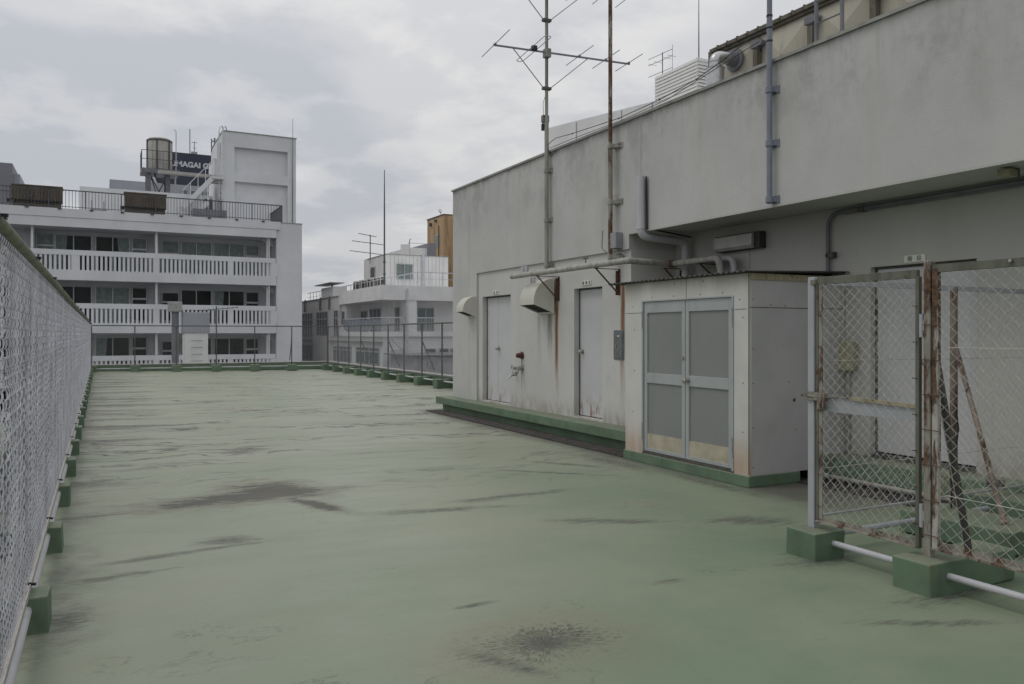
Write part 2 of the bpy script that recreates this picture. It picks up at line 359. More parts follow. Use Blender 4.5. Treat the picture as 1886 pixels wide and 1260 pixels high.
M['brown'] = plain('brown_slatted_box', (.15, .122, .094), .7, var=.2, scale=3, grime=.3)
M['tank'] = plain('cream_tank_panel', (.40, .375, .30), .5, var=.06, scale=1.2, grime=.3)
M['tank2'] = plain('grey_cream_tank', (.38, .37, .34), .55, var=.1, scale=2, grime=.4)
M['dkmetal'] = plain('dark_weathered_steel', (.085, .08, .072), .6, var=.25, scale=9)
M['dktank'] = mat_rusty('weathered_tank_steel', (.15, .135, .105), .25, zsc=1, scale=9)
M['steelgrey'] = plain('grey_steel', (.17, .175, .19), .55, var=.15, grime=.2)
M['railing_d'] = plain('dark_roof_railing', (.075, .078, .088), .5)
M['railing_w'] = plain('white_roof_railing', (.56, .57, .60), .5)
M['winframe'] = plain('aluminium_window_frame', (.45, .46, .46), .4, metal=.3)
M['glass'] = mat_glass('window_glass', (.018, .02, .022), .84)
M['glass_g'] = mat_glass('pale_window_glass', (.10, .12, .12), .0)
M['bluepanel'] = plain('blue_grey_balcony_panel', (.27, .29, .32), .35)
M['room'] = plain('dim_room', (.075, .075, .07), .9)
M['curtain'] = plain('pale_curtain', (.72, .72, .69), .9, var=.2, scale=5, grime=.2)
M['louver'] = plain('white_louver', (.74, .74, .71), .5, var=.03)
M['corr'] = plain('white_corrugated_sheet', (.50, .51, .53), .5, grime=.1)
M['gravel'] = None
def mat_gutter():
    g = NG('dirty_gutter', .95)
    col = g.mix(g.noise(28, det=9, rough=.8, lo=.4, hi=.62), (.028, .026, .025), (.13, .115, .105))
    g.bump(g.noise(45, det=8, rough=.8), .02); return g.done(col)
M['gutter'] = mat_gutter()
def mat_city():
    g = NG('city_ground', .9)
    return g.done(g.mix(g.noise(.06, det=8, lo=.4, hi=.6), (.05, .05, .052), (.12, .12, .115)))
M['city'] = mat_city()
M['lamp_dark'] = plain('lamp_housing', (.05, .05, .045), .6)
M['lamp_cover'] = plain('lamp_cover', (.46, .47, .43), .4)

# ------------------------------------------------------------------ mesh helpers
class MB:
    def __init__(s): s.v = []; s.f = []
    def quad(s, *p):
        n = len(s.v); s.v += [tuple(q) for q in p]; s.f.append(tuple(range(n, n + len(p)))); return s
    def box(s, x0, x1, y0, y1, z0, z1):
        x0, x1 = min(x0, x1), max(x0, x1); y0, y1 = min(y0, y1), max(y0, y1); z0, z1 = min(z0, z1), max(z0, z1)
        n = len(s.v)
        s.v += [(x, y, z) for z in (z0, z1) for x, y in ((x0, y0), (x1, y0), (x1, y1), (x0, y1))]
        s.f += [tuple(n + i for i in q) for q in ((3, 2, 1, 0), (4, 5, 6, 7), (0, 1, 5, 4), (1, 2, 6, 5), (2, 3, 7, 6), (3, 0, 4, 7))]
        return s
    def bar(s, a, b, w, h, up=(0, 0, 1)):
        a, b = Vector(a), Vector(b); d = (b - a).normalized(); up = Vector(up)
        if abs(d.dot(up)) > .98: up = Vector((1, 0, 0))
        r = d.cross(up).normalized() * (w / 2); u = r.cross(d).normalized() * (h / 2)
        n = len(s.v)
        for c in (a, b): s.v += [tuple(c + r * i + u * j) for i, j in ((-1, -1), (1, -1), (1, 1), (-1, 1))]
        s.f += [tuple(n + i for i in q) for q in ((3, 2, 1, 0), (4, 5, 6, 7), (0, 1, 5, 4), (1, 2, 6, 5), (2, 3, 7, 6), (3, 0, 4, 7))]
        return s
    def tube(s, pts, r, n=8, caps=True):
        pts = [Vector(p) for p in pts]; rs = r if isinstance(r, (list, tuple)) else [r] * len(pts)
        base = len(s.v); prev = None
        for i, p in enumerate(pts):
            d = (pts[min(i + 1, len(pts) - 1)] - pts[max(i - 1, 0)]).normalized()
            if prev is None:
                a = Vector((0, 0, 1)) if abs(d.z) < .9 else Vector((1, 0, 0)); prev = d.cross(a).normalized()
            else: prev = (prev - d * prev.dot(d)).normalized()
            q = d.cross(prev)
            for k in range(n):
                t = 2 * math.pi * k / n; s.v.append(tuple(p + (prev * math.cos(t) + q * math.sin(t)) * rs[i]))
        for i in range(len(pts) - 1):
            for k in range(n):
                a, b = base + i * n + k, base + i * n + (k + 1) % n
                s.f.append((a, b, b + n, a + n))
        if caps:
            s.f.append(tuple(base + k for k in reversed(range(n)))); e = base + (len(pts) - 1) * n
            s.f.append(tuple(e + k for k in range(n)))
        return s
    def rough(s, a=.006):
        s.v = [tuple(c + random.uniform(-a, a) for c in v) for v in s.v]; return s
    def prism(s, prof, y0, y1, ax='y'):
        """extrude a profile of (u, z) along an axis"""
        n = len(prof); b = len(s.v)
        for y in (y0, y1): s.v += [(u, y, z) if ax == 'y' else (y, u, z) for u, z in prof]
        s.f.append(tuple(b + i for i in range(n))); s.f.append(tuple(b + n + i for i in reversed(range(n))))
        for i in range(n): j = (i + 1) % n; s.f.append((b + i, b + n + i, b + n + j, b + j))
        return s
    def build(s, name, mat, parent=None, smooth=False, bevel=0):
        off = parent_world(parent) if parent else Vector((0, 0, 0))
        me = bpy.data.meshes.new(name); me.from_pydata([tuple(Vector(v) - off) for v in s.v], [], s.f)
        import bmesh
        if len(s.f) < 4000:
            bm = bmesh.new(); bm.from_mesh(me); bmesh.ops.recalc_face_normals(bm, faces=bm.faces); bm.to_mesh(me); bm.free()
        me.materials.append(M[mat] if isinstance(mat, str) else mat)
        if smooth: me.shade_smooth(); me.set_sharp_from_angle(angle=R(42))
        o = bpy.data.objects.new(name, me); S.collection.objects.link(o)
        if parent: o.parent = parent
        if bevel:
            b = o.modifiers.new('bevel', 'BEVEL'); b.width = bevel; b.segments = 2; b.limit_method = 'ANGLE'
        return o
def parent_world(p):
    v = Vector((0, 0, 0))
    while p is not None: v += Vector(p.location); p = p.parent
    return v
def T(name, label, cat, loc=(0, 0, 0), group=None):
    o = bpy.data.objects.new(name, None); S.collection.objects.link(o); o.location = loc; o.empty_display_size = .1
    return tag(o, label, cat, group)
def tag(o, label, cat, group=None):
    o['label'] = label; o['category'] = cat
    if group: o['group'] = group
    return o
def dup(root, loc, label, group=None):
    r = root.copy(); S.collection.objects.link(r); r.location = loc; r['label'] = label
    if group: r['group'] = group
    for ch in list(root.children):
        c = ch.copy(); S.collection.objects.link(c); c.parent = r
        for g_ in ch.children:
            d = g_.copy(); S.collection.objects.link(d); d.parent = c
    return r
def bend(p0, p1, p2, r, n=6):
    """points of a pipe p0-p1-p2 rounded at p1"""
    p0, p1, p2 = map(Vector, (p0, p1, p2)); a = p1 + (p0 - p1).normalized() * r; b = p1 + (p2 - p1).normalized() * r
    return [a.lerp(p1, t / n).lerp(p1.lerp(b, t / n), t / n) for t in range(n + 1)]
def path(pts, r):
    out = [Vector(pts[0])]
    for i in range(1, len(pts) - 1): out += bend(pts[i - 1], pts[i], pts[i + 1], r)
    return out + [Vector(pts[-1])]
def mesh_wires(P, a, nrm, L, H, w=.08, h=.072, r=.0017, jit=.0, sides=3, depth=.004, helix=False):
    """woven chain link: every wire is one flattened helix running upwards"""
    P, a, nrm = Vector(P), Vector(a).normalized(), Vector(nrm).normalized()
    mb = MB(); nw = int(L / (w / 2)) ; hz = h / 2; k = int(H / hz)
    for i in range(0, nw):
        s0 = i * (w / 2); pts = []
        ph = random.uniform(-1, 1) * jit
        # wire i zigzags between s0 and s0 + w/2, hooked round its neighbours
        for j in range(k + 1):
            side = (j + i) % 2
            s_ = s0 + (w / 2 if side else 0)
            bow = math.sin(j * hz / H * math.pi) * ph
            z = j * hz
            if r > .0012 and sides > 2 and depth > 0:
                dz = hz * .10; ds = (w / 2) * .10 * (-1 if side else 1); f = depth * (1 if side else -1)
                if helix:
                    if j < k:
                        sg = -1 if side else 1; s2_ = s0 + (0 if side else w / 2)
                        for q_ in (.04, .2, .5, .8, .96):
                            pts.append(P + a * (s_ + (s2_ - s_) * q_) + nrm * (sg * depth * math.sin(math.pi * q_) ** .6 + bow) + Vector((0, 0, z + hz * q_)))
                    continue
                if j > 0: pts.append(P + a * (s_ + ds) + nrm * (f + bow) + Vector((0, 0, z - dz)))
                if j < k: pts.append(P + a * (s_ + ds) + nrm * (-f + bow) + Vector((0, 0, z + dz)))
            else: pts.append(P + a * s_ + nrm * bow + Vector((0, 0, z)))
        mb.tube(pts, r, sides, caps=False)
    return mb
def text_mesh(name, body, size, mat, loc, rot, parent, ext=.01, font=None, spacing=1.0, bold=0):
    cu = bpy.data.curves.new(name, 'FONT'); cu.body = body; cu.size = size; cu.extrude = ext; cu.offset = bold
    cu.align_x = 'LEFT'; cu.space_character = spacing
    o = bpy.data.objects.new(name, cu); S.collection.objects.link(o)
    bpy.context.view_layer.update()
    me = bpy.data.meshes.new_from_object(o.evaluated_get(bpy.context.evaluated_depsgraph_get()))
    bpy.data.objects.remove(o); me.name = name; me.materials.clear(); me.materials.append(M[mat])
    q = bpy.data.objects.new(name, me); S.collection.objects.link(q); q.parent = parent
    q.location = Vector(loc) - parent_world(parent); q.rotation_euler = rot; return q
def kind(o, k='structure'): o['kind'] = k; return o
fz = lambda x: max(0., .0146 * (5.8 - x))

# ------------------------------------------------------------------ setting
g_ = MB(); g_.quad((-2500, -2500, -19), (2500, -2500, -19), (2500, 2500, -19), (-2500, 2500, -19)); kind(g_.build('ground', 'city'))
mb = MB()
xs = [-.95, -.3, 1, 2.5, 4, 5.8, 9.0]
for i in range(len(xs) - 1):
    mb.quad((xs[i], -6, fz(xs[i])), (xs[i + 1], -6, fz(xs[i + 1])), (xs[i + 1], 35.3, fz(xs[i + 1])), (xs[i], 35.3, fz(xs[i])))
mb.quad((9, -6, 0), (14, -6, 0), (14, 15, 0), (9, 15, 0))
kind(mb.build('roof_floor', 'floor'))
kind(MB().box(-1.1, 9.15, -6, 35.45, -19, -.02).build('building_below', 'bwhite2'))
kind(MB().box(5.81, 6.09, 8.2, 15.0, .004, .018).build('gutter', 'gutter'))
t = T('parapet', 'low green kerb wall behind the chain link fences at the roof edge', 'parapet', (4, 35, 0))
MB().box(-1.0, 9.12, 35.0, 35.3, .0, .32).build('wall', 'green', t, bevel=.02)
MB().box(8.93, 9.13, 15.1, 34.998, .0, .32).build('wall', 'green', t, bevel=.02)
MB().box(-1.0, -.78, -6, 34.998, .0, .50).build('wall', 'green', t, bevel=.02)
MB().box(8.90, 9.16, 15.1, 34.99, .322, .345).build('coping', 'rail_w', t)
MB().box(-1.0, 9.16, 34.995, 35.33, .322, .345).build('coping', 'rail_w', t)

# ------------------------------------------------------------------ left fence (X about -0.3)
t = T('chain_link_fence', 'long white chain link fence with mossy green top rail running down the left side', 'fence', (-.36, 3, .09))
random.seed(3)
ys = [-.20 + 1.6 * i for i in range(22)]
near = mesh_wires((-.330, .35, .29), (0, 1, 0), (1, 0, 0), 13.0, 1.665, w=.070, h=.080, r=.0025, jit=.006, sides=4, depth=.0075, helix=True)
far = mesh_wires((-.330, 13.35, .29), (0, 1, 0), (1, 0, 0), 20.7, 1.665, w=.070, h=.080, r=.0024, jit=.004, sides=3, depth=.005)
n = len(near.v); near.v += far.v; near.f += [tuple(i + n for i in f) for f in far.f]
for z in (.62, 1.0, 1.4): near.tube([(-.328, y, z + random.uniform(-.006, .006)) for y in [.3 + 1.1 * i for i in range(31)]], .0018, 4)
near.build('wire_mesh', 'wire_w', t)
MB().tube([(-.303, y, 1.925 + random.uniform(-.003, .003)) for y in (-.5, 4, 8, 12, 18, 26, 34.2)], .022, 12).build('top_rail', 'rail_top', t, smooth=True)
MB().bar((-.312, -.5, .283), (-.312, 34.2, .283), .006, .034).bar((-.325, -.5, .268), (-.325, 34.2, .268), .03, .006).build('bottom_rail', 'rail_w', t)
MB().tube([(-.318, -.5, .205), (-.318, 34.2, .205)], .024, 10).build('base_pipe', 'pipe', t, smooth=True)
for y in ys:
    MB().tube([(-.362, y, .25), (-.362, y, 1.93)], .022, 8).build('post', 'rail_w', t, smooth=True)
    MB().box(-.60, -.228, y - .10, y + .12, .06, .262).rough().build('footing', 'green', t, bevel=.008)
    MB().bar((-.345, y + .02, 1.93), (-.262, y - .01, 1.928), .010, .010).bar((-.27, y - .012, 1.925), (-.27, y + .03, 1.925), .008, .014).build('clip', 'black', t)
    MB().bar((-.33, y + .05, .30), (-.288, y + .03, .298), .012, .012).build('clip', 'black', t)
# ------------------------------------------------------------------ back and right fences
def dark_fence(root, A, B, n, normal, zt, z0a, z0b, brace=None, zpar=None):
    A, B = Vector(A), Vector(B); d = B - A; L = d.length; u = d.normalized(); nv = Vector(normal)
    mesh_wires(A + Vector((0, 0, .33)), u, nv, L, zt - .36, w=.10, h=.09, r=.0030, sides=3, depth=0).build('wire_mesh', 'wire_far', root)
    MB().tube([A + Vector((0, 0, zt)), B + Vector((0, 0, zt))], .026, 6).build('top_rail', 'rail_far', root, smooth=True)
    MB().tube([A + Vector((0, 0, .33)), B + Vector((0, 0, .33))], .016, 6).build('bottom_rail', 'rail_far', root, smooth=True)
    MB().tube([A - nv * .0 + Vector((0, 0, .20)), B + Vector((0, 0, .20))], .026, 6).build('base_pipe', 'pipe', root, smooth=True)
    for i in range(n + 1):
        p = A.lerp(B, i / n); z0 = z0a + (z0b - z0a) * i / n
        MB().tube([(p.x, p.y, z0), (p.x, p.y, zt)], .025, 6).build('post', 'rail_far', root, smooth=True)
        a = abs(nv.x) > .5
        MB().box(p.x - (.22 if a else .17), p.x + (.28 if a else .17), p.y - (.15 if a else .26), p.y + (.15 if a else .30), z0, z0 + .26).rough().build('footing', 'green', root, bevel=.01)
        if brace and i in brace:
            MB().tube([(p.x, p.y, zt * .72), (p.x + nv.x * .42, p.y + nv.y * .42 + .0, .42)], .02, 6).build('brace', 'rail_far', root, smooth=True)
t = T('chain_link_fence', 'grey chain link fence across the far end of the green roof', 'fence', (4, 34.2, 0))
dark_fence(t, (-.30, 34.45, 0), (8.67, 34.05, 0), 6, (0, 1, 0), 1.87, .07, 0, brace=(5,))
t = T('chain_link_fence', 'grey chain link fence with slanted braces along the right roof edge beyond the building', 'fence', (8.67, 25, 0))
dark_fence(t, (8.67, 33.9, 0), (8.67, 17.9, 0), 10, (1, 0, 0), 1.86, 0, 0, brace=(3, 5, 7, 9))

# ------------------------------------------------------------------ main rooftop building
b = T('rooftop_building', 'long weathered white rooftop building with green kerb along the right side', 'building', (8, 8, 0))
WX = 6.4
# upper mass over the recess, and the solid part at the far end
MB().box(WX, 13, -4, 8.9, 2.93, 4.45).build('upper_wall', 'wall_up', b)
mb = MB()
mb.box(WX, 13, 8.9, 15.0, 2.71, 4.45)
mb.box(WX, 13, 13.84, 15.0, .02, 2.71)
mb.build('wall', 'wall_up', b)
# lower recessed wall panel with door openings
LX = WX + .035
mb = MB()
def wseg(y0, y1, z0, z1): mb.box(LX, 13, y0, y1, z0, z1)
wseg(13.65, 13.84, .02, 2.71); wseg(12.49, 13.65, 2.25, 2.71); wseg(10.37, 12.49, .02, 2.71); wseg(9.60, 10.37, 2.24, 2.71); wseg(8.9, 9.60, .02, 2.71)
wseg(12.49, 13.65, .02, .30); wseg(9.60, 10.37, .02, .30)
mb.build('lower_wall', 'wall_low', b)
MB().box(LX + .18, 12.9, 12.49, 13.65, .3, 2.25).box(LX + .18, 12.9, 9.60, 10.37, .3, 2.24).build('door_reveal', 'dark', b)
MB().box(7.2, 12.9, -4, 4.56, .02, 2.929).box(7.2, 12.9, 5.70, 8.9, .02, 2.929).box(7.2, 12.9, 4.56, 5.70, 2.25, 2.929).box(7.2, 12.9, 4.56, 5.70, .02, .27).build('recess_wall', 'wall_in', b)
MB().box(7.36, 12.8, 4.56, 5.70, .27, 2.25).build('door_reveal', 'dark', b)
mb = MB(); mb.box(WX - .025, WX + .5, -4, 15.03, 4.452, 4.485); mb.box(WX + .5, 13.03, 14.6, 15.03, 4.452, 4.485)
mb.build('coping', 'coping', b)
MB().box(WX - .004, WX + .06, -4, 8.9, 2.905, 2.929).build('drip_edge', 'wall_in', b)
mb = MB(); mb.box(6.10, 7.0, 8.18, 15.2, .135, .275); mb.build('kerb', 'green', b, bevel=.012)
MB().box(6.22, 6.9, 8.2, 15.1, .0, .134).build('kerb_foot', 'green', b)
MB().box(6.86, 7.3, -4, 6.28, .06, .26).build('kerb', 'green', b, bevel=.012)
MB().box(6.93, 7.3, -4, 6.25, .0, .06).build('kerb_foot', 'green', b)
def wall_door(y0, y1, z0, z1, x, leaves, mat, knob, hinges, mod=''):
    d = None
    fr = MB(); fw = .02
    fr.box(x + .01, x + .10, y0, y0 + fw, z0, z1).box(x + .02, x + .10, y1 - fw, y1, z0, z1).box(x, x + .10, y0 + fw, y1 - fw, z1 - fw, z1).box(x + .08, x + .1, y0 + fw, y1 - fw, z0, z1 - fw)
    f = fr.build('door', 'dkmetal', b)
    n_ = len(leaves) - 1
    for i in range(n_):
        a, c = leaves[i], leaves[i + 1]
        MB().box(x + .025, x + .075, a + .004, c - .004, z0 + .012, z1 - fw - .004).build('door_leaf', mat, f, bevel=.002)
    k = MB(); k.tube([(x + .025, knob[0], knob[1]), (x - .02, knob[0], knob[1])], .011, 8)
    k.tube([(x - .012, knob[0], knob[1]), (x - .02, knob[0], knob[1]), (x - .04, knob[0], knob[1]), (x - .052, knob[0], knob[1])], [.014, .030, .030, .012], 12)
    k.tube([(x + .024, knob[0], knob[1]), (x + .014, knob[0], knob[1])], .036, 12)
    k.build('handle', 'silver', f, smooth=True)
    for hy, hz in hinges: MB().tube([(x + .03, hy, hz - .06), (x + .03, hy, hz + .06)], .012, 8).build('hinge', 'galv', f, smooth=True)
    return f
wall_door(12.49, 13.65, .30, 2.25, LX + .07, [12.512, 13.18, 13.628], 'doorrust', (13.13, 1.28), [(13.61, .7), (13.61, 1.35), (13.61, 1.95)])
wall_door(9.60, 10.37, .30, 2.24, LX + .07, [9.622, 10.348], 'doorrust', (10.27, 1.28), [])
wall_door(4.56, 5.70, .30, 2.25, 7.25, [4.582, 5.12, 5.678], 'door', (5.10, 1.27), [(5.68, .7), (5.68, 1.4), (5.68, 2.0)])
MB().box(7.17, 7.26, 4.57, 5.69, .272, .300).build('sill', 'dkmetal', b)
# vertical hairline joints
mb = MB()
for y, z0, z1 in ((14.2, .3, 4.4),): mb.box(WX - .0015, WX + .001, y - .003, y + .003, z0, z1)
mb.box(WX - .0015, WX + .001, 8.62, 8.63, 2.95, 4.4); pass
mb.box(7.198, 7.2, 7.45, 7.462, 2.2, 2.6)
mb.build('joint', 'coping', b)
# sign plates
def plate(y0, y1, z0, z1, x, chars, label, size, gap=None):
    t_ = T('sign_plate', label, 'sign', (x, (y0 + y1) / 2, (z0 + z1) / 2))
    MB().box(x - .012, x, y0, y1, z0, z1).build('plate', 'plate', t_, bevel=.002)
    n_ = len(chars)
    for i, ch in enumerate(chars):
        yy = y1 - (y1 - y0) * (i + .5) / n_ + size * .5 if gap is None else y1 - gap[i] + size * .5
        text_mesh('lettering', ch, size, 'ink', (x - .0125, yy, z0 + (z1 - z0) * .5 - size * .36), (R(90), 0, R(-90)), t_, .0015)
plate(12.95, 13.18, 2.272, 2.345, LX, '倉庫', 'small white sign plate over the far double door', .058)
plate(9.88, 10.14, 2.275, 2.345, LX, '機械室', 'small grey sign plate over the single white door', .05)
plate(5.07, 5.30, 2.265, 2.335, 7.2, '階段', 'cream sign plate with two characters over the door behind the mesh gate', .055, gap=(.065, .165))

# ------------------------------------------------------------------ shed
s = T('shed', 'pale board clad shed with grey glazed double doors on a green plinth', 'shed', (6.4, 7, 0))
SX, SY0, SY1 = 5.80, 6.02, 8.14
MB().box(SX - .02, 6.5, SY0 - .02, SY1 + .02, 0, .115).build('plinth', 'green', s, bevel=.008)
mb = MB()
mb.box(SX, SX + .04, SY0, 6.23, .115, 2.165).box(SX, SX + .04, 7.80, SY1, .115, 2.165).box(SX, SX + .04, 6.23, 7.80, 1.935, 2.165)
mb.build('front_panel', 'shedfront', s)
mb = MB(); mb.box(SX - .002, SX, 6.98, 6.986, 1.94, 2.165); mb.box(SX - .002, SX, SY0 + .03, 6.22, 1.80, 1.805); mb.box(SX - .002, SX, 7.81, SY1, 1.80, 1.805)
mb.box(SX + .02, 7.18, SY0 - .002, SY0, 1.815, 1.822); mb.box(SX - .002, SX + .004, SY0 - .002, SY0 + .004, .13, 2.16)
mb.build('panel_joint', 'dkmetal', s)
MB().box(SX + .041, 7.19, SY0, SY0 + .04, .115, 2.10).build('side_panel', 'shedside', s)
MB().box(SX + .041, 7.19, SY1 - .04, SY1, .115, 2.14).build('side_panel', 'shedfront', s)
MB().box(SX + .02, 7.19, SY0 - .012, SY0 + .03, 2.10, 2.165).build('fascia', 'yellowrust', s)
# corrugated roof sheet
mb = MB(); N = 120; yy = [SY0 - .06 + (SY1 - SY0 + .34) * i / N for i in range(N + 1)]
for i in range(N):
    za, zb = [2.185 + .010 * math.sin(j * math.pi / 2) for j in (i, i + 1)]
    for dz in (0, .004):
        mb.quad((SX - .07, yy[i], za + dz - .01), (SX - .07, yy[i + 1], zb + dz - .01), (7.19, yy[i + 1], zb + dz + .03), (7.19, yy[i], za + dz + .03))
mb.build('roof', 'dkmetal', s)
mb = MB()
for y, z in [(6.1, 1.05), (6.1, 1.72), (6.1, .55), (7.95, 1.6), (7.95, 1.1), (7.98, .6), (6.4, 1.98), (6.75, 1.98), (7.2, 1.98), (7.6, 1.98), (7.2, 2.12), (6.15, 1.9), (6.7, 2.12), (7.98, 1.88)]:
    mb.tube([(SX, y, z), (SX - .004, y, z)], .0065, 6)
for x, z in [(5.86, 1.9), (5.86, 1.4), (5.86, 1.05), (5.86, .6), (5.86, .2), (6.1, 1.85), (6.3, 1.84), (6.45, .55), (6.35, 1.05)]:
    mb.tube([(x, SY0, z), (x, SY0 - .004, z)], .0065, 6)
mb.tube([(6.43, SY0 - .001, .86), (6.43, SY0 - .003, .86)], .022, 5); mb.build('screw', 'dkmetal', s)
# doors of the shed
def glazed(y0, y1):
    z0, z1 = .15, 1.93; x = SX + .012; f = .055
    m_ = MB().box(x, x + .035, y0, y0 + f, z0, z1).box(x, x + .035, y1 - f, y1, z0, z1)
    m_.box(x, x + .035, y0 + f, y1 - f, z1 - .13, z1).box(x, x + .035, y0 + f, y1 - f, .965, 1.085).box(x, x + .035, y0 + f, y1 - f, z0, z0 + .04)
    d = m_.build('door', 'frame', s, bevel=.003)
    for za, zb in ((1.085, z1 - .13), (z0 + .21, .965)): MB().box(x + .018, x + .026, y0 + f, y1 - f, za, zb).build('pane', 'frost', d)
    MB().box(x + .006, x + .03, y0 + f, y1 - f, z0 + .04, z0 + .21).build('kick_plate', 'kick', d)
    return d
d1 = glazed(7.02, 7.77); d2 = glazed(6.27, 7.01)
MB().box(SX - .006, SX + .045, 6.235, 6.262, .13, 1.945).box(SX - .006, SX + .045, 7.775, 7.80, .13, 1.945).box(SX - .006, SX + .045, 6.262, 7.775, 1.933, 1.948).build('door_frame', 'frame', s)
MB().box(SX + .0, SX + .05, 6.26, 7.78, .116, .146).build('threshold', 'dkmetal', s)
MB().box(SX + .06, SX + .08, 6.2, 7.8, .12, 2.0).build('backing', 'dark', s)
def knob(y, z, x, par):
    k = MB(); k.tube([(x, y, z), (x - .03, y, z)], .012, 8); k.tube([(x - .028, y, z), (x - .04, y, z), (x - .062, y, z), (x - .07, y, z)], [.013, .030, .030, .014], 12)
    k.tube([(x + .001, y, z), (x - .006, y, z)], .034, 12); k.build('handle', 'silver', par, smooth=True)
knob(6.965, 1.03, SX + .012, d2)
MB().tube([(SX + .012, 7.05, 1.28), (SX - .004, 7.05, 1.28)], .018, 10).build('lock', 'silver', d1, smooth=True)
for y, p in ((7.785, d1), (6.25, d2)):
    for z in (1.72, .38): MB().tube([(SX - .008, y, z - .10), (SX - .008, y, z + .10)], .009, 6).build('hinge', 'galv', p)
MB().box(6.75, 7.1, SY0 - .0, SY0 + .6, .004, .116).build('floor_gap', 'dark', s)

# ------------------------------------------------------------------ things on the wall
def hood(y0, y1, z0, z1, out, label):
    h = T('vent_hood', label, 'vent hood', (WX, (y0 + y1) / 2, z0)); x = WX + .0
    n_ = 12; hgt = z1 - z0; rr = min(out, hgt)
    rise = hgt * .24
    prof = [(x, z0), (x - out, z0 + rise), (x - out, max(z0 + rise + .01, z1 - rr * .98))]
    rr = min(rr, hgt - rise)
    for i in range(1, n_ + 1):
        a = math.pi / 2 * i / n_; prof.append((x - out * math.cos(a), z1 - rr + rr * math.sin(a)))
    v = MB(); b0 = len(prof)
    for y in (y0, y1): v.v += [(u, y, z) for u, z in prof]
    v.f.append(tuple(range(b0))); v.f.append(tuple(reversed(range(b0, 2 * b0))))
    for i in range(1, b0 - 1): v.f.append((i, i + b0, i + 1 + b0, i + 1))
    v.build('shell', 'hood', h, smooth=True)
    MB().bar((x - .002, (y0 + y1) / 2, z0 + .02), (x - out + .012, (y0 + y1) / 2, z0 + rise + .02), y1 - y0 - .02, .004).build('grille', 'dark', h)
    MB().box(x - .012, x + .002, y0 - .02, y1 + .02, z0 - .01, z1 + .012).build('flange', 'hood', h)
hood(13.88, 14.20, 1.88, 2.27, .27, 'small curved vent hood on the wall left of the far door')
hood(10.93, 11.40, 1.88, 2.43, .36, 'large curved vent hood between the two wall doors')
def mast(name, label, x, y, z0, z1, r, mat, clamps, cmat, cat='mast', top=None, arm=.05):
    m = T(name, label, cat, (x, y, z0))
    if top: MB().tube([(x, y, z0), (x, y, top[0])], r, 12).build('pole', mat, m, smooth=True); MB().tube([(x, y, top[0] - .05), (x, y, z1)], top[1], 10).build('upper_pole', top[2], m, smooth=True)
    else: MB().tube([(x, y, z0), (x, y, z1)], r, 12).build('pole', mat, m, smooth=True)
    for z in clamps:
        c = MB(); c.tube([(x, y, z - .035), (x, y, z - .03), (x, y, z + .03), (x, y, z + .035)], [r + .002, r + .012, r + .012, r + .002], 12)
        c.bar((x, y - .02, z), (WX - .002, y - arm, z), .016, .05); c.bar((x, y + .03, z), (WX - .002, y + .02, z), .012, .05)
        c.box(WX - .012, WX - .001, y - arm - .035, y + .02, z - .04, z + .04); c.build('clamp', cmat, m, smooth=True)
    return m
m1 = mast('antenna_mast', 'tall grey steel mast carrying the large television antennas', 6.335, 11.04, 2.58, 7.7, .034, 'galvold', (4.16, 3.37, 2.65), 'galvold', top=(5.0, .027, 'galvold'))
MB().box(6.28, 6.39, 11.05, 11.12, 4.94, 5.05).build('junction_box', 'rustmix', m1)
MB().tube([(6.30, 11.09, 4.81), (6.30, 11.09, 4.91)], .032, 8).tube([(6.30, 11.07, 4.90), (6.30, 11.06, 5.0)], .008, 6).tube([(6.30, 11.11, 4.90), (6.30, 11.11, 5.0)], .008, 6).build('surge_arrester', 'black', m1)
mb = MB(); mb.tube([(6.33, 11.01, z) for z in (6.95, 6.65, 6.25, 5.85, 5.45)] + [(6.31, 11.11, 5.25), (6.31, 11.09, 5.0)], .004, 5)
mb.tube([(6.31, 11.03, 4.78), (6.33, 11.02, 4.63), (6.35, 11.0, 4.48), (6.375, 10.96, 4.38), (6.38, 10.8, 4.44)], .006, 5)
mb.build('cable', 'black', m1)
m2 = mast('rusty_pole', 'tall badly rusted steel pole clamped to the wall right of the antenna mast', 6.30, 9.20, 2.56, 8.1, .028, 'rustpole', (4.16, 3.38, 2.62), 'galvold', 'pole', arm=.13)
MB().tube([(6.30, 9.20, 2.57), (6.30, 9.20, 4.17)], .031, 12).build('sleeve', 'rustmix', m2, smooth=True)
m3 = mast('lightning_pole', 'slim grey blue pole clamped to the upper wall near the overhang', 6.335, 6.27, 2.94, 8.8, .031, 'bluepole', (4.15, 3.58, 2.98), 'bluepole', 'pole', top=(4.9, .028, 'bluepole'))
mb = MB()
for z in (4.66, 4.8, 4.93): mb.tube([(6.335, 6.27, z), (6.335, 6.27, z + .018)], .034, 12)
mb.build('band', 'black', m3, smooth=True)
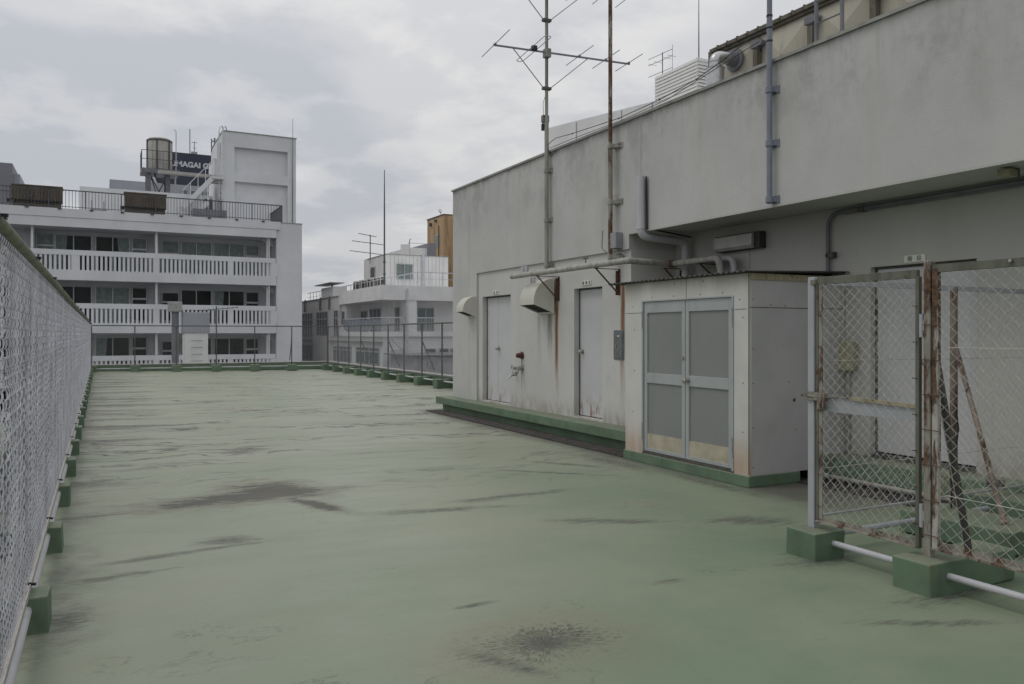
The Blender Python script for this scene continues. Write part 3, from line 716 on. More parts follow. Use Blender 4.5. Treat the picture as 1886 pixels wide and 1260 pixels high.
# television antenna on the mast
def yagi(z, label):
    c0 = Vector((6.335, 11.04, z)); u = Vector((math.sin(R(96)), math.cos(R(96)), -.0)); e = Vector((math.sin(R(6)), math.cos(R(6)), 0))
    a = T('television_antenna', label, 'antenna', c0, 'television antennas on the steel mast')
    MB().bar(c0 - u * .93 + Vector((0, -.05, 0)), c0 + u * 1.48 + Vector((0, -.05, 0)), .024, .024).build('boom', 'bluepole', a)
    for s_, l_ in ((-.90, .62), (.55, .50), (1.03, .47), (1.46, .45)):
        p = c0 + u * s_ + Vector((0, -.05, .02)); mb_ = MB(); mb_.tube([p - e * l_, p + e * l_], .0065, 6); mb_.bar(p - e * .03, p + e * .03, .03, .02); mb_.build('element', 'galv', a)
    p = c0 + u * -.26 + Vector((0, -.05, .02)); w_ = .055; ln = .55; pts = []
    for i in range(9): th = math.pi * i / 8; pts.append(p + e * (ln + w_ * math.sin(th)) + Vector((0, 0, 0)) + u * (w_ * math.cos(th)))
    for i in range(9): th = math.pi * i / 8; pts.append(p - e * (ln + w_ * math.sin(th)) - u * (w_ * math.cos(th)))
    pts.append(pts[0]); mb_ = MB(); mb_.tube(pts, .006, 6); mb_.build('folded_dipole', 'galv', a)
    MB().box(p.x - .03, p.x + .05, p.y - .05, p.y + .02, p.z - .02, p.z + .05).build('terminal_box', 'black', a)
    MB().box(c0.x - .05, c0.x + .05, c0.y - .07, c0.y + .045, z - .07, z + .07).build('bracket', 'galvold', a, bevel=.01)
    mb_ = MB(); low = c0 + Vector((0, 0, -.56))
    for s_ in (-.60, .70): mb_.tube([low + u * (.05 if s_ > 0 else -.05), c0 + u * s_ + Vector((0, -.05, -.01))], .008, 6)
    mb_.build('brace', 'galv', a)
    MB().box(low.x - .07, low.x + .07, low.y - .04, low.y + .04, low.z - .02, low.z + .02).build('clamp', 'dkmetal', a)
yagi(6.03, 'large yagi television antenna halfway up the mast')
yagi(7.12, 'upper television antenna whose slanted braces show at the top edge')
# pipes
t = T('lagged_pipe', 'lagged pale pipe on rusty brackets running above the doors into the shed', 'pipe', (6.05, 10, 2.5))
MB().tube(path([(6.06, 11.72, 2.50), (6.06, 8.46, 2.50), (6.88, 8.62, 2.50), (6.88, 7.66, 2.50), (6.88, 7.60, 2.18)], .08), .043, 12).build('pipe', 'pipeold', t, smooth=True)
MB().tube(path([(7.05, 8.3, 2.50), (7.05, 7.60, 2.50), (7.05, 7.55, 2.18)], .08), .040, 12).build('pipe', 'pipe', t, smooth=True)
mb = MB()
for y in (10.6, 9.8, 8.9): mb.tube([(6.06, y, 2.5), (6.06, y + .02, 2.5)], .046, 12)
mb.build('band', 'pipeold', t, smooth=True)
MB().tube([(6.86, 8.60, 2.5), (6.9, 8.5, 2.5)], .055, 10).build('coupling', 'rustmix', t, smooth=True)
for y in (11.58, 11.46):
    MB().tube([(6.2, y, 2.50), (6.2, y, 2.66)], .034, 10).tube([(6.2, y, 2.66), (6.2, y, 2.70)], .008, 6).build('valve_stub', 'pipe', t, smooth=True)
MB().tube([(6.1, 9.52, 2.5), (6.1, 9.52, 2.62)], .008, 6).tube([(6.1, 9.46, 2.62), (6.1, 9.58, 2.62)], .010, 6).build('handle', 'dkmetal', t)
MB().tube([(6.2, 11.3, 2.46), (6.2, 11.3, 2.25)], .02, 8).tube([(6.2, 11.2, 2.46), (6.2, 11.2, 2.25)], .02, 8).build('pipe', 'pipe', t)
def brkt(x1, y, z, w=.34, h=.34):
    m_ = MB(); m_.bar((x1, y, z), (x1 - w, y, z), .04, .008).bar((x1 - .006, y, z), (x1 - .006, y, z - h), .008, .045, up=(0, 1, 0)).bar((x1 - .01, y, z - h + .01), (x1 - w + .03, y, z - .005), .035, .008)
    m_.bar((x1 - .03, y + .018, z - .02), (x1 - .03, y + .018, z - h), .05, .006, up=(0, 1, 0))
    m_.build('bracket', 'rust', t)
brkt(6.435, 10.82, 2.45, .42, .38); brkt(6.435, 9.17, 2.45, .42, .36); brkt(7.2, 8.72, 2.45, .36, .3); brkt(7.2, 7.95, 2.45, .40, .26)
t = T('drain_pipe', 'thick white drain pipe bending under the overhang beside the rusty pole', 'pipe', (6.33, 8.54, 2.8))
MB().tube(path([(6.335, 8.54, 3.63), (6.335, 8.54, 2.84), (7.08, 8.54, 2.80), (7.08, 8.54, 2.19)], .10), .052, 14).build('pipe', 'pipe', t, smooth=True)
MB().tube([(6.335, 8.54, 2.99), (6.335, 8.54, 2.93)], .058, 14).build('coupling', 'pipe', t, smooth=True)
MB().tube([(6.37, 8.47, 3.62), (6.38, 8.47, 2.93), (6.75, 8.47, 2.90), (7.12, 8.47, 2.86)], .011, 6).build('earth_cable', 'black', t)
t = T('junction_box', 'grey steel junction box on the wall beside the rusty pole', 'junction box', (6.4, 9.1, 2.8))
MB().box(6.29, 6.398, 9.04, 9.20, 2.73, 2.95).build('box', 'gbox', t, bevel=.006)
MB().box(6.282, 6.29, 9.045, 9.195, 2.735, 2.945).build('lid', 'gbox', t)
MB().tube(path([(6.26, 9.33, 3.0), (6.25, 9.34, 2.75), (6.3, 9.25, 2.67), (6.36, 9.0, 2.67), (6.395, 8.88, 2.55)], .04), .009, 6).tube([(6.34, 9.12, 2.73), (6.3, 9.2, 2.67)], .008, 6).build('cable', 'galvold', t)
t = T('fuse_panel', 'flush grey steel electric panel on the wall between the single door and the shed', 'electric panel', (LX, 9.25, 1.4))
MB().box(LX - .012, LX + .01, 9.06, 9.30, 1.19, 1.60).build('frame', 'panelgrey', t, bevel=.003)
MB().box(LX - .018, LX - .012, 9.085, 9.275, 1.215, 1.575).build('cover', 'panelgrey', t)
MB().box(LX - .020, LX - .018, 9.15, 9.20, 1.51, 1.53).build('tag', 'plate', t)
MB().box(LX - .028, LX - .018, 9.215, 9.235, 1.36, 1.40).build('latch', 'silver', t)
t = T('alarm_lamp', 'small dark red alarm lamp above the wall taps', 'lamp', (LX, 12.07, 1.18))
MB().tube([(LX, 12.05, 1.18), (LX - .02, 12.05, 1.18), (LX - .03, 12.05, 1.18)], [.065, .065, .05], 14).build('base', 'red', t, smooth=True)
MB().tube([(LX - .03, 12.05, 1.18), (LX - .07, 12.05, 1.18), (LX - .11, 12.05, 1.18), (LX - .125, 12.05, 1.18)], [.046, .046, .036, .012], 14).build('lens', 'red', t, smooth=True)
t = T('hose_valve', 'steel hose valve with wheel handle under the red lamp', 'valve', (LX, 12.05, .96))
MB().tube([(LX, 12.05, .96), (LX - .012, 12.05, .96)], .06, 12).build('flange', 'silver', t, smooth=True)
MB().tube([(LX, 12.05, .96), (LX - .08, 12.05, .96), (LX - .11, 12.05, .96), (LX - .17, 12.05, .97)], [.03, .042, .034, .02], 12).tube([(LX - .09, 12.05, .95), (LX - .14, 12.0, .88)], .03, 10).build('body', 'galv', t, smooth=True)
MB().tube([(LX - .19, 12.05 + .045 * math.cos(i * math.pi / 6), .97 + .045 * math.sin(i * math.pi / 6)) for i in range(13)], .008, 6).tube([(LX - .16, 12.05, .97), (LX - .2, 12.05, .97)], .008, 6).build('hand_wheel', 'galv', t, smooth=True)
t = T('tap', 'small steel water tap low on the wall beside the far door', 'tap', (LX, 12.33, .82))
MB().tube([(LX, 12.25, .83), (LX - .05, 12.25, .835), (LX - .10, 12.25, .83), (LX - .15, 12.25, .80), (LX - .165, 12.25, .76)], [.014, .016, .016, .012, .012], 10).build('spout', 'silver', t, smooth=True)
MB().tube([(LX - .075, 12.25, .84), (LX - .075, 12.25, .885)], .008, 6).tube([(LX - .075, 12.21, .885), (LX - .075, 12.29, .885)], .009, 6).build('handle', 'silver', t, smooth=True)
t = T('wall_lamp', 'box shaped fluorescent wall lamp above the shed roof', 'lamp', (7.2, 7.55, 2.68))
MB().box(7.09, 7.198, 7.18, 7.96, 2.60, 2.80).build('housing', 'lamp_dark', t, bevel=.004)
MB().prism([(7.088, 2.79), (7.05, 2.78), (7.045, 2.64), (7.088, 2.605)], 7.27, 7.94).build('cover', 'lamp_cover', t)
t = T('conduit', 'grey conduit pipe bending under the soffit and running right above the gate', 'conduit', (7.15, 6.2, 2.5))
MB().tube(path([(7.16, 6.22, 2.17), (7.16, 6.22, 2.88), (7.16, -3.5, 2.885)], .18), .022, 10).build('pipe', 'steelgrey', t, smooth=True)
MB().tube([(7.16, 6.02, 2.855), (7.165, -3.5, 2.855)], .014, 8).build('pipe', 'steelgrey', t, smooth=True)
for y, z in ((6.19, 2.42), (5.80, 2.87), (3.9, 2.87)): MB().box(7.13, 7.198, y - .06, y + .01, z - .03, z + .03).tube([(7.16, 6.22, 2.40), (7.16, 6.22, 2.44)], .027, 8).build('clip', 'dkmetal', t)
t = T('camera_box', 'small pale box fixed under the soffit at the right edge', 'box', (6.75, 4.05, 2.9))
MB().box(6.62, 6.74, 3.92, 4.02, 2.85, 2.91).build('body', 'boxy', t, bevel=.004)
MB().tube([(6.74, 3.97, 2.89), (6.78, 3.97, 2.89)], .02, 8).box(6.78, 6.82, 3.95, 3.99, 2.86, 2.93).build('bracket', 'dkmetal', t)
t = T('meter_box', 'weathered beige steel box on the wall behind the mesh gate', 'electric box', (7.2, 5.97, 1.3))
MB().box(7.10, 7.198, 5.84, 6.10, 1.17, 1.46).build('body', 'boxy', t, bevel=.005)
MB().box(7.085, 7.10, 5.83, 6.11, 1.16, 1.47).build('lid', 'boxy', t, bevel=.003)
MB().tube([(7.16, 5.95, 1.17), (7.16, 5.95, .26)], .018, 8).build('conduit', 'galvold', t, smooth=True)
t = T('gutter_pipe', 'dark pipe lying along the foot of the green kerb behind the gate', 'pipe', (6.6, 4, .08))
MB().tube([(6.74, 6.02, .07), (6.70, 2.0, .07), (6.72, -3, .07)], .022, 10).build('pipe', 'galvold', t, smooth=True)
MB().tube([(6.80, 5.95, .05), (6.79, 1, .05)], .014, 8).build('cable', 'black', t)
kind(MB().box(6.45, 6.92, -4, 6.0, .004, .014).build('gutter', 'gutter'))

# ------------------------------------------------------------------ gate fence at X = 4.4
GX = 4.43
f = T('chain_link_fence', 'chain link enclosure fence with rusty mesh gate on green footings at the right', 'fence', (GX, 3.1, 0))
MB().box(4.25, 4.54, 3.80, 4.05, .012, .205).rough().build('footing', 'green', f, bevel=.008)
MB().box(4.26, 5.08, 2.97, 3.22, .012, .205).rough().build('footing', 'green', f, bevel=.008)
MB().box(4.26, 4.60, .35, .60, .012, .205).rough().build('footing', 'green', f, bevel=.008)
MB().box(GX - .028, GX + .028, 3.945, 4.0, .2, 1.945).build('post', 'post', f, bevel=.006)
MB().box(GX - .024, GX + .024, 3.075, 3.12, .2, 1.99).build('post', 'rustmix', f, bevel=.006)
MB().box(GX - .03, GX + .03, .45, .51, .2, 1.99).build('post', 'rustmix', f, bevel=.006)
MB().tube([(GX, 3.81, .125), (GX, 3.21, .125)], .021, 12).tube([(GX + .0, 2.98, .125), (GX + .0, .58, .125)], .021, 12).build('base_pipe', 'pipe', f, smooth=True)
# fixed panel beyond the second post
mb = MB(); mb.bar((GX, 3.065, 1.94), (GX, .5, 1.94), .034, .046).build('top_rail', 'greenrust', f)
mb = MB(); mb.bar((GX - .01, 3.065, .27), (GX - .01, .5, .27), .04, .012).bar((GX + .01, 3.06, .29), (GX + .01, .5, .29), .006, .035); mb.build('bottom_rail', 'rustmix', f)
MB().box(GX - .02, GX + .01, 3.03, 3.066, .27, 1.94).build('side_bar', 'rustpole', f)
random.seed(5)
mesh_wires((GX - .02, .55, .275), (0, 1, 0), (1, 0, 0), 2.50, 1.66, w=.080, h=.073, r=.0013, jit=.002, sides=6, depth=.0035).build('wire_mesh', 'wire_g', f)
MB().tube([(GX - .022, 2.97, 1.47), (GX - .022, .5, 1.46)], .0022, 5).tube([(GX - .022, 2.97, .60), (GX - .022, .5, .60)], .0022, 5).build('tension_wire', 'wire_g', f)
for i in range(8): MB().tube([(GX - .024, 3.02, .34 + .21 * i), (GX - .032, 3.05, .345 + .21 * i), (GX - .031, 3.12, .345 + .21 * i)], .003, 5).build('wire_tie', 'rust', f)
mb = MB()
for y in (2.6, 2.2, 1.8, 1.4): mb.tube([(GX - .02, y, 1.95), (GX - .035, y, 1.95)], .010, 8)
mb.build('bolt', 'silver', f)
MB().bar((GX + .03, 3.09, 1.50), (4.80, 3.09, .2), .03, .034).build('brace', 'dkmetal', f, bevel=.004)
MB().bar((GX + .045, 3.115, 1.50), (4.82, 3.115, .2), .008, .045).build('brace_flange', 'post', f)
# gate leaf
ga = MB()
gy0, gy1, gz0, gz1 = 3.165, 3.925, .245, 1.92
ga.bar((GX - .005, gy0, gz1 - .004), (GX - .005, gy1, gz1 - .004), .034, .052)
ga.box(GX - .02, GX + .012, gy0 - .012, gy0 + .012, gz0, gz1 - .02); ga.box(GX - .02, GX + .012, gy1 - .014, gy1 + .012, gz0, gz1 - .02)
gate = ga.build('gate', 'greenrust', f, bevel=.003)
MB().bar((GX - .022, gy0, gz0 + .01), (GX - .022, gy1, gz0 + .01), .038, .010).bar((GX - .008, gy0, gz0 + .028), (GX - .008, gy1, gz0 + .028), .006, .034).build('bottom_rail', 'rustmix', gate)
MB().box(GX - .020, GX - .012, gy1 - .045, gy1 - .018, gz0 + .03, gz1 - .03).build('side_strip', 'rustmix', gate)
mesh_wires((GX - .026, gy0 + .015, gz0 + .02), (0, 1, 0), (1, 0, 0), .735, 1.64, w=.078, h=.071, r=.0013, jit=.003, sides=6, depth=.0035).build('wire_mesh', 'wire_g', gate)
MB().box(GX + .014, GX + .018, gy0, gy1 - .02, 1.015, 1.115).build('band_plate', 'post', gate)
MB().bar((GX + .005, gy0 + .01, 1.105), (GX + .005, gy1 - .26, 1.12), .014, .024).build('cross_bar', 'yellowrust', gate)
MB().bar((GX + .005, gy1 - .26, 1.12), (GX + .005, gy1, 1.13), .012, .012).build('cross_bar', 'rustmix', gate)
mb = MB(); mb.tube([(GX - .045, 3.80, 1.115), (GX - .045, 4.04, 1.12)], .008, 8); mb.box(GX - .05, GX - .034, 3.82, 3.93, 1.09, 1.145); mb.box(GX - .045, GX - .034, 3.935, 3.99, 1.085, 1.15)
mb.tube([(GX - .045, 3.845, 1.115), (GX - .06, 3.84, 1.05)], .007, 6); mb.box(GX - .05, GX - .03, 3.86, 3.9, 1.03, 1.09); mb.tube([(GX - .045, 4.0, 1.11), (GX - .045, 4.0, 1.14)], .014, 8)
mb.build('latch', 'rustmix', gate, bevel=.002)
for z in (1.60, .45): MB().tube([(GX - .012, 3.14, z - .07), (GX - .012, 3.14, z + .07)], .013, 10).bar((GX - .012, 3.12, z), (GX - .012, 3.17, z), .01, .06).build('hinge', 'post', gate, smooth=True)
for i in range(7):
    MB().tube([(GX - .03, 3.885, .36 + .22 * i), (GX - .022, 3.92, .365 + .22 * i)], .003, 5).build('wire_tie', 'rust', gate); MB().tube([(GX - .03, 3.19, .40 + .22 * i), (GX - .022, 3.16, .4 + .22 * i)], .003, 5).build('wire_tie', 'rust', gate)
MB().box(GX - .04, GX - .005, 3.93, 3.965, 1.89, 1.925).build('gate_stop', 'rustmix', f, bevel=.003)
# cross fence towards the wall at Y = 3.95
f = T('chain_link_fence', 'chain link fence with rusty post running from the gate to the wall', 'fence', (5.9, 3.97, 0))
CY = 3.985
MB().bar((GX + .03, CY, 1.915), (7.18, CY, 1.905), .028, .038).build('top_rail', 'post', f)
MB().bar((GX + .03, CY, .27), (7.18, CY, .27), .03, .012).build('bottom_rail', 'galv', f)
MB().tube([(GX + .1, CY, .125), (7.18, CY, .125)], .021, 10).build('base_pipe', 'post', f, smooth=True)
mesh_wires((GX + .04, CY + .015, .28), (1, 0, 0), (0, 1, 0), 2.7, 1.62, w=.080, h=.073, r=.0013, jit=.004, sides=4, depth=.0035).build('wire_mesh', 'wire_g', f)
MB().tube([(GX + .05, CY, 1.36), (7.18, CY, 1.35)], .0022, 5).tube([(GX + .05, CY, .6), (7.18, CY, .6)], .0022, 5).build('tension_wire', 'wire_g', f)
MB().box(5.975, 6.015, CY - .025, CY + .02, .17, 1.92).build('post', 'rustbrace', f, bevel=.004)
MB().box(5.54, 6.06, 3.28, 4.12, .012, .18).rough().build('footing', 'green', f, bevel=.008)
MB().tube([(5.98, 3.96, 1.46), (5.76, 3.44, .18)], .019, 10).tube([(5.78, 3.46, .205), (5.76, 3.44, .18)], .03, 8).build('brace', 'rustbrace', f, smooth=True)
MB().tube([(5.97, 3.95, 1.00), (5.99, 3.94, .8), (5.96, 3.97, .45), (5.93, 3.96, .18)], .007, 6).build('loose_wire', 'black', f)
MB().box(6.42, 6.86, 3.5, 4.25, .012, .22).rough().build('footing', 'green', f, bevel=.008)
MB().box(6.84, 6.86, 4.1, 4.25, .22, .3).build('bracket', 'dkmetal', f)

# ------------------------------------------------------------------ on top of the main building
t = T('roof_water_tank', 'long cream panel water tank on top of the building at upper right', 'water tank', (10.4, 7, 4.4))
TX = 9.5; z0, z1 = 4.4, 6.50
edges = [10.80, 9.73, 8.60, 7.50, 6.40, 5.30, 4.20, 3.10]
mb = MB(); mb.box(TX + .12, 11.6, 3.1, 10.80, z0, z1 - .02)
for i in range(len(edges) - 1):
    for j in range(2):
        ya, yb = edges[i] - .03, edges[i + 1] + .03; za = z0 + .02 + 1.03 * j; zb = za + 1.0
        cx, cy, cz = TX - .0, (ya + yb) / 2, (za + zb) / 2; c = [(TX + .115, ya, za), (TX + .115, yb, za), (TX + .115, yb, zb), (TX + .115, ya, zb)]
        for k in range(4): mb.quad(c[k], c[(k + 1) % 4], (cx, cy, cz))
mb.build('tank_wall', 'tank', t)
mb = MB(); mb.box(TX + .02, TX + .16, 3.05, 10.84, z1 - .01, z1 + .05)
mb.box(TX + .06, TX + .13, 3.05, 10.84, z1 - .06, z1 - .01)
for y in [3.2 + .24 * i for i in range(32)]: mb.box(TX + .03, TX + .10, y, y + .03, z1 + .05, z1 + .075); mb.box(TX + .0, TX + .03, y, y + .02, z1 + .01, z1 + .03)
mb.box(TX + .03, TX + .18, 10.78, 10.88, z0, z1 + .02); mb.build('rim', 'dktank', t)
for y in edges[1:]: MB().box(TX + .01, TX + .10, y - .05, y + .05, z0, z1 - .3).build('post', 'dktank', t); MB().box(TX - .0, TX + .12, y - .11, y + .10, z1 - .26, z1 - .16).prism([(TX, z1 - .26), (TX + .1, z1 - .26), (TX + .1, z1 - .34)], y - .05, y + .05).tube([(TX - .01, y - .12, z1 - .22), (TX + .1, y - .12, z1 - .22)], .045, 10).build('bracket', 'steelgrey', t)
t = T('vent_duct', 'shiny bent metal vent duct beside the cream water tank', 'duct', (9.25, 10, 4.4))
MB().tube([(9.1, 10.22, 4.45), (9.1, 10.22, 5.98)], .15, 20).build('sleeve', 'duct', t, smooth=True)
MB().tube(path([(9.1, 10.22, 5.6), (9.1, 10.22, 6.17), (9.30, 10.20, 6.18), (9.62, 10.17, 6.18)], .1), .095, 18).build('elbow', 'duct', t, smooth=True)
MB().tube([(9.36, 10.20, 6.18), (9.48, 10.19, 6.18)], [.11, .13], 20).tube([(9.48, 10.19, 6.17), (9.52, 10.19, 6.17)], .19, 24).build('flange', 'steelgrey', t, smooth=True)
MB().tube([(9.0, 10.42, 4.45), (9.0, 10.42, 5.6)], .02, 8).tube([(8.97, 10.48, 4.45), (8.97, 10.48, 5.62)], .02, 8).build('side_pipe', 'pipe', t)
mb = MB()
for z in (5.3, 5.65, 5.96, 6.07): mb.tube([(9.1, 10.22, z), (9.1, 10.22, z + .015)], .155 if z < 6 else .10, 20)
mb.build('seam', 'galv', t, smooth=True)
t = T('roof_ladder', 'grey steel ladder standing against the cream water tank', 'ladder', (8.9, 7.8, 4.4))
mb = MB(); ly = (7.58, 8.02)
for y in ly: mb.tube([(9.0, y, 4.4), (9.0, y, 7.2)], .028, 8)
mb.build('rail', 'steelgrey', t, smooth=True)
mb = MB()
for i in range(9): mb.tube([(9.0, ly[0], 4.7 + .31 * i), (9.0, ly[1], 4.7 + .31 * i)], .012, 6)
mb.build('rung', 'steelgrey', t)
# louvred plant screen
t = T('louvre_screen', 'white louvred plant enclosure on the roof left of the water tank', 'enclosure', (15.5, 17, 4.4))
MB().box(14.06, 18.0, 16.46, 18.24, 4.4, 8.80).build('core', 'louver', t)
mb = MB()
for i in range(46):
    z = 4.55 + .094 * i
    mb.quad((14.05, 16.42, z + .091), (14.05, 18.27, z + .091), (14.03, 18.27, z), (14.03, 16.42, z)); mb.quad((14.03, 16.42, z), (14.03, 18.27, z), (14.05, 18.27, z), (14.05, 16.42, z))
    mb.quad((14.0, 16.44, z + .088), (18.0, 16.44, z + .088), (18.0, 16.42, z), (14.0, 16.42, z))
mb.build('louvre', 'louver', t)
t = T('lightning_rod', 'thin lightning rod above the white louvred enclosure', 'lightning rod', (14.3, 16.6, 8.8))
MB().tube([(14.3, 16.7, 8.75), (14.3, 16.7, 10.85)], [.02, .008], 6).build('rod', 'steelgrey', t)
t = T('television_antenna', 'small distant television antenna left of the white louvred enclosure', 'antenna', (13.6, 17.9, 8.6))
mb = MB(); mb.tube([(14.1, 18.0, 8.75), (14.1, 18.0, 9.5)], .014, 6); mb.tube([(14.05, 17.5, 8.75), (14.05, 17.5, 9.55)], .006, 5)
mb.build('pole', 'steelgrey', t)
mb = MB()
for z in (9.46, 9.28, 8.95): mb.tube([(14.05, 17.5, z - .03), (14.1, 18.65, z + .03)], .008, 5)
for y in (17.6, 17.8, 18.2, 18.45): mb.tube([(13.95, y, 9.28), (14.25, y, 9.28)], .005, 5)
mb.build('boom', 'steelgrey', t)
t = T('grey_building', 'plain pale grey building rising behind the antenna mast', 'building', (28, 38, 0))
P0, P1 = Vector((22.51, 39.02, 0)), Vector((24.95, 31.0, 0)); dd = (P1 - P0).normalized(); nn = Vector((dd.y * -1, dd.x, 0)) ; nn = nn if nn.x > 0 else -nn
mb = MB(); A_, B_, C_, D_ = P0, P1, P1 + nn * 14, P0 + nn * 14; zt = 13.2
for a_, b_ in ((A_, B_), (B_, C_), (C_, D_), (D_, A_)): mb.quad((a_.x, a_.y, -19), (b_.x, b_.y, -19), (b_.x, b_.y, zt), (a_.x, a_.y, zt))
mb.quad(*[(q.x, q.y, zt) for q in (A_, B_, C_, D_)]); mb.build('wall', 'bwhite2', t)
mb = MB()
for k in (.25, .62, .85):
    q = P0.lerp(P1, k) - nn * .01; mb.box(q.x - .02, q.x + .02, q.y - .02, q.y + .02, 5, 13.15)
mb.build('joint', 'bgrey2', t)
t = T('roof_canopy', 'low ribbed metal canopy on the roof behind the coping', 'canopy', (7.6, 11, 4.5))
mb = MB()
for i in range(24):
    y = 9.85 + .085 * i; mb.quad((7.0, y, 4.60), (7.0, y + .042, 4.615), (8.2, y + .042, 4.865), (8.2, y, 4.85)); mb.quad((7.0, y + .042, 4.615), (7.0, y + .085, 4.60), (8.2, y + .085, 4.85), (8.2, y + .042, 4.865))
mb.build('sheet', 'galv', t)
MB().box(7.1, 7.15, 9.9, 9.95, 4.4, 4.6).box(7.1, 7.15, 11.8, 11.85, 4.4, 4.6).box(8.1, 8.15, 9.9, 9.95, 4.4, 4.83).box(8.1, 8.15, 11.8, 11.85, 4.4, 4.83).build('leg', 'dkmetal', t)
t = T('overhead_cable', 'pair of black cables strung above the roof edge to the slim pole', 'cable', (6.3, 8, 4.7))
cp = [Vector((6.30, y, z)) for y, z in ((10.95, 4.55), (10.7, 4.60), (10.2, 4.56), (9.0, 4.50), (8.1, 4.52), (7.4, 4.58), (6.9, 4.68), (6.42, 4.80))]
cq = [Vector((6.34, y, z)) for y, z in ((10.95, 4.50), (10.2, 4.50), (9.0, 4.475), (8.0, 4.50), (7.3, 4.60), (6.42, 4.72))]
MB().tube(cp, .0055, 5).build('cable', 'black', t); MB().tube(cq, .0045, 5).build('cable', 'black', t)
for q in cp[2:7]: MB().tube([q - Vector((0, .012, 0)), q + Vector((0, .012, 0))], .010, 6).build('knot', 'black', t)

# ------------------------------------------------------------------ between the roofs
t = T('vent_stack', 'grey round vent stack with square cap beyond the far fence', 'vent stack', (2.9, 38, -2))
MB().tube([(2.93, 38, -4), (2.93, 38, 2.62)], .15, 16).build('pipe', 'steelgrey', t, smooth=True)
MB().box(2.64, 3.20, 37.75, 38.3, 2.52, 2.96).build('cap', 'galv', t, bevel=.02)
t = T('concrete_stack', 'grey concrete box with iron rungs beyond the far fence', 'concrete box', (3.8, 38.5, -2))
MB().box(3.31, 4.29, 38, 39, -4, 1.60).build('shaft', 'bwhite2', t)
MB().box(3.24, 4.36, 37.93, 39.07, 1.60, 2.52).build('hood', 'bgrey2', t, bevel=.02)
for i in range(6): MB().tube([(3.62, 37.98, -.25 + .30 * i), (3.62, 37.86, -.25 + .30 * i), (4.04, 37.86, -.25 + .30 * i), (4.04, 37.98, -.25 + .30 * i)], .016, 5).build('rung', 'galvold', t)
t = T('television_antenna', 'television antenna with long flat boom beyond the far fence', 'antenna', (4.57, 37.4, 0))
MB().tube([(4.57, 37.4, -4), (4.57, 37.4, 2.78)], .03, 6).build('pole', 'rail_far', t)
mb = MB(); mb.tube([(3.75, 37.4, 2.56), (5.5, 37.4, 2.74)], .016, 5)
for s_ in range(9): x = 3.85 + .2 * s_; mb.tube([(x, 37.1, 2.57 + .02 * s_), (x, 37.7, 2.57 + .02 * s_)], .008, 4); mb.tube([(x, 37.4, 2.52 + .02 * s_), (x, 37.4, 2.64 + .02 * s_)], .008, 4)
mb.build('boom', 'rail_far', t)

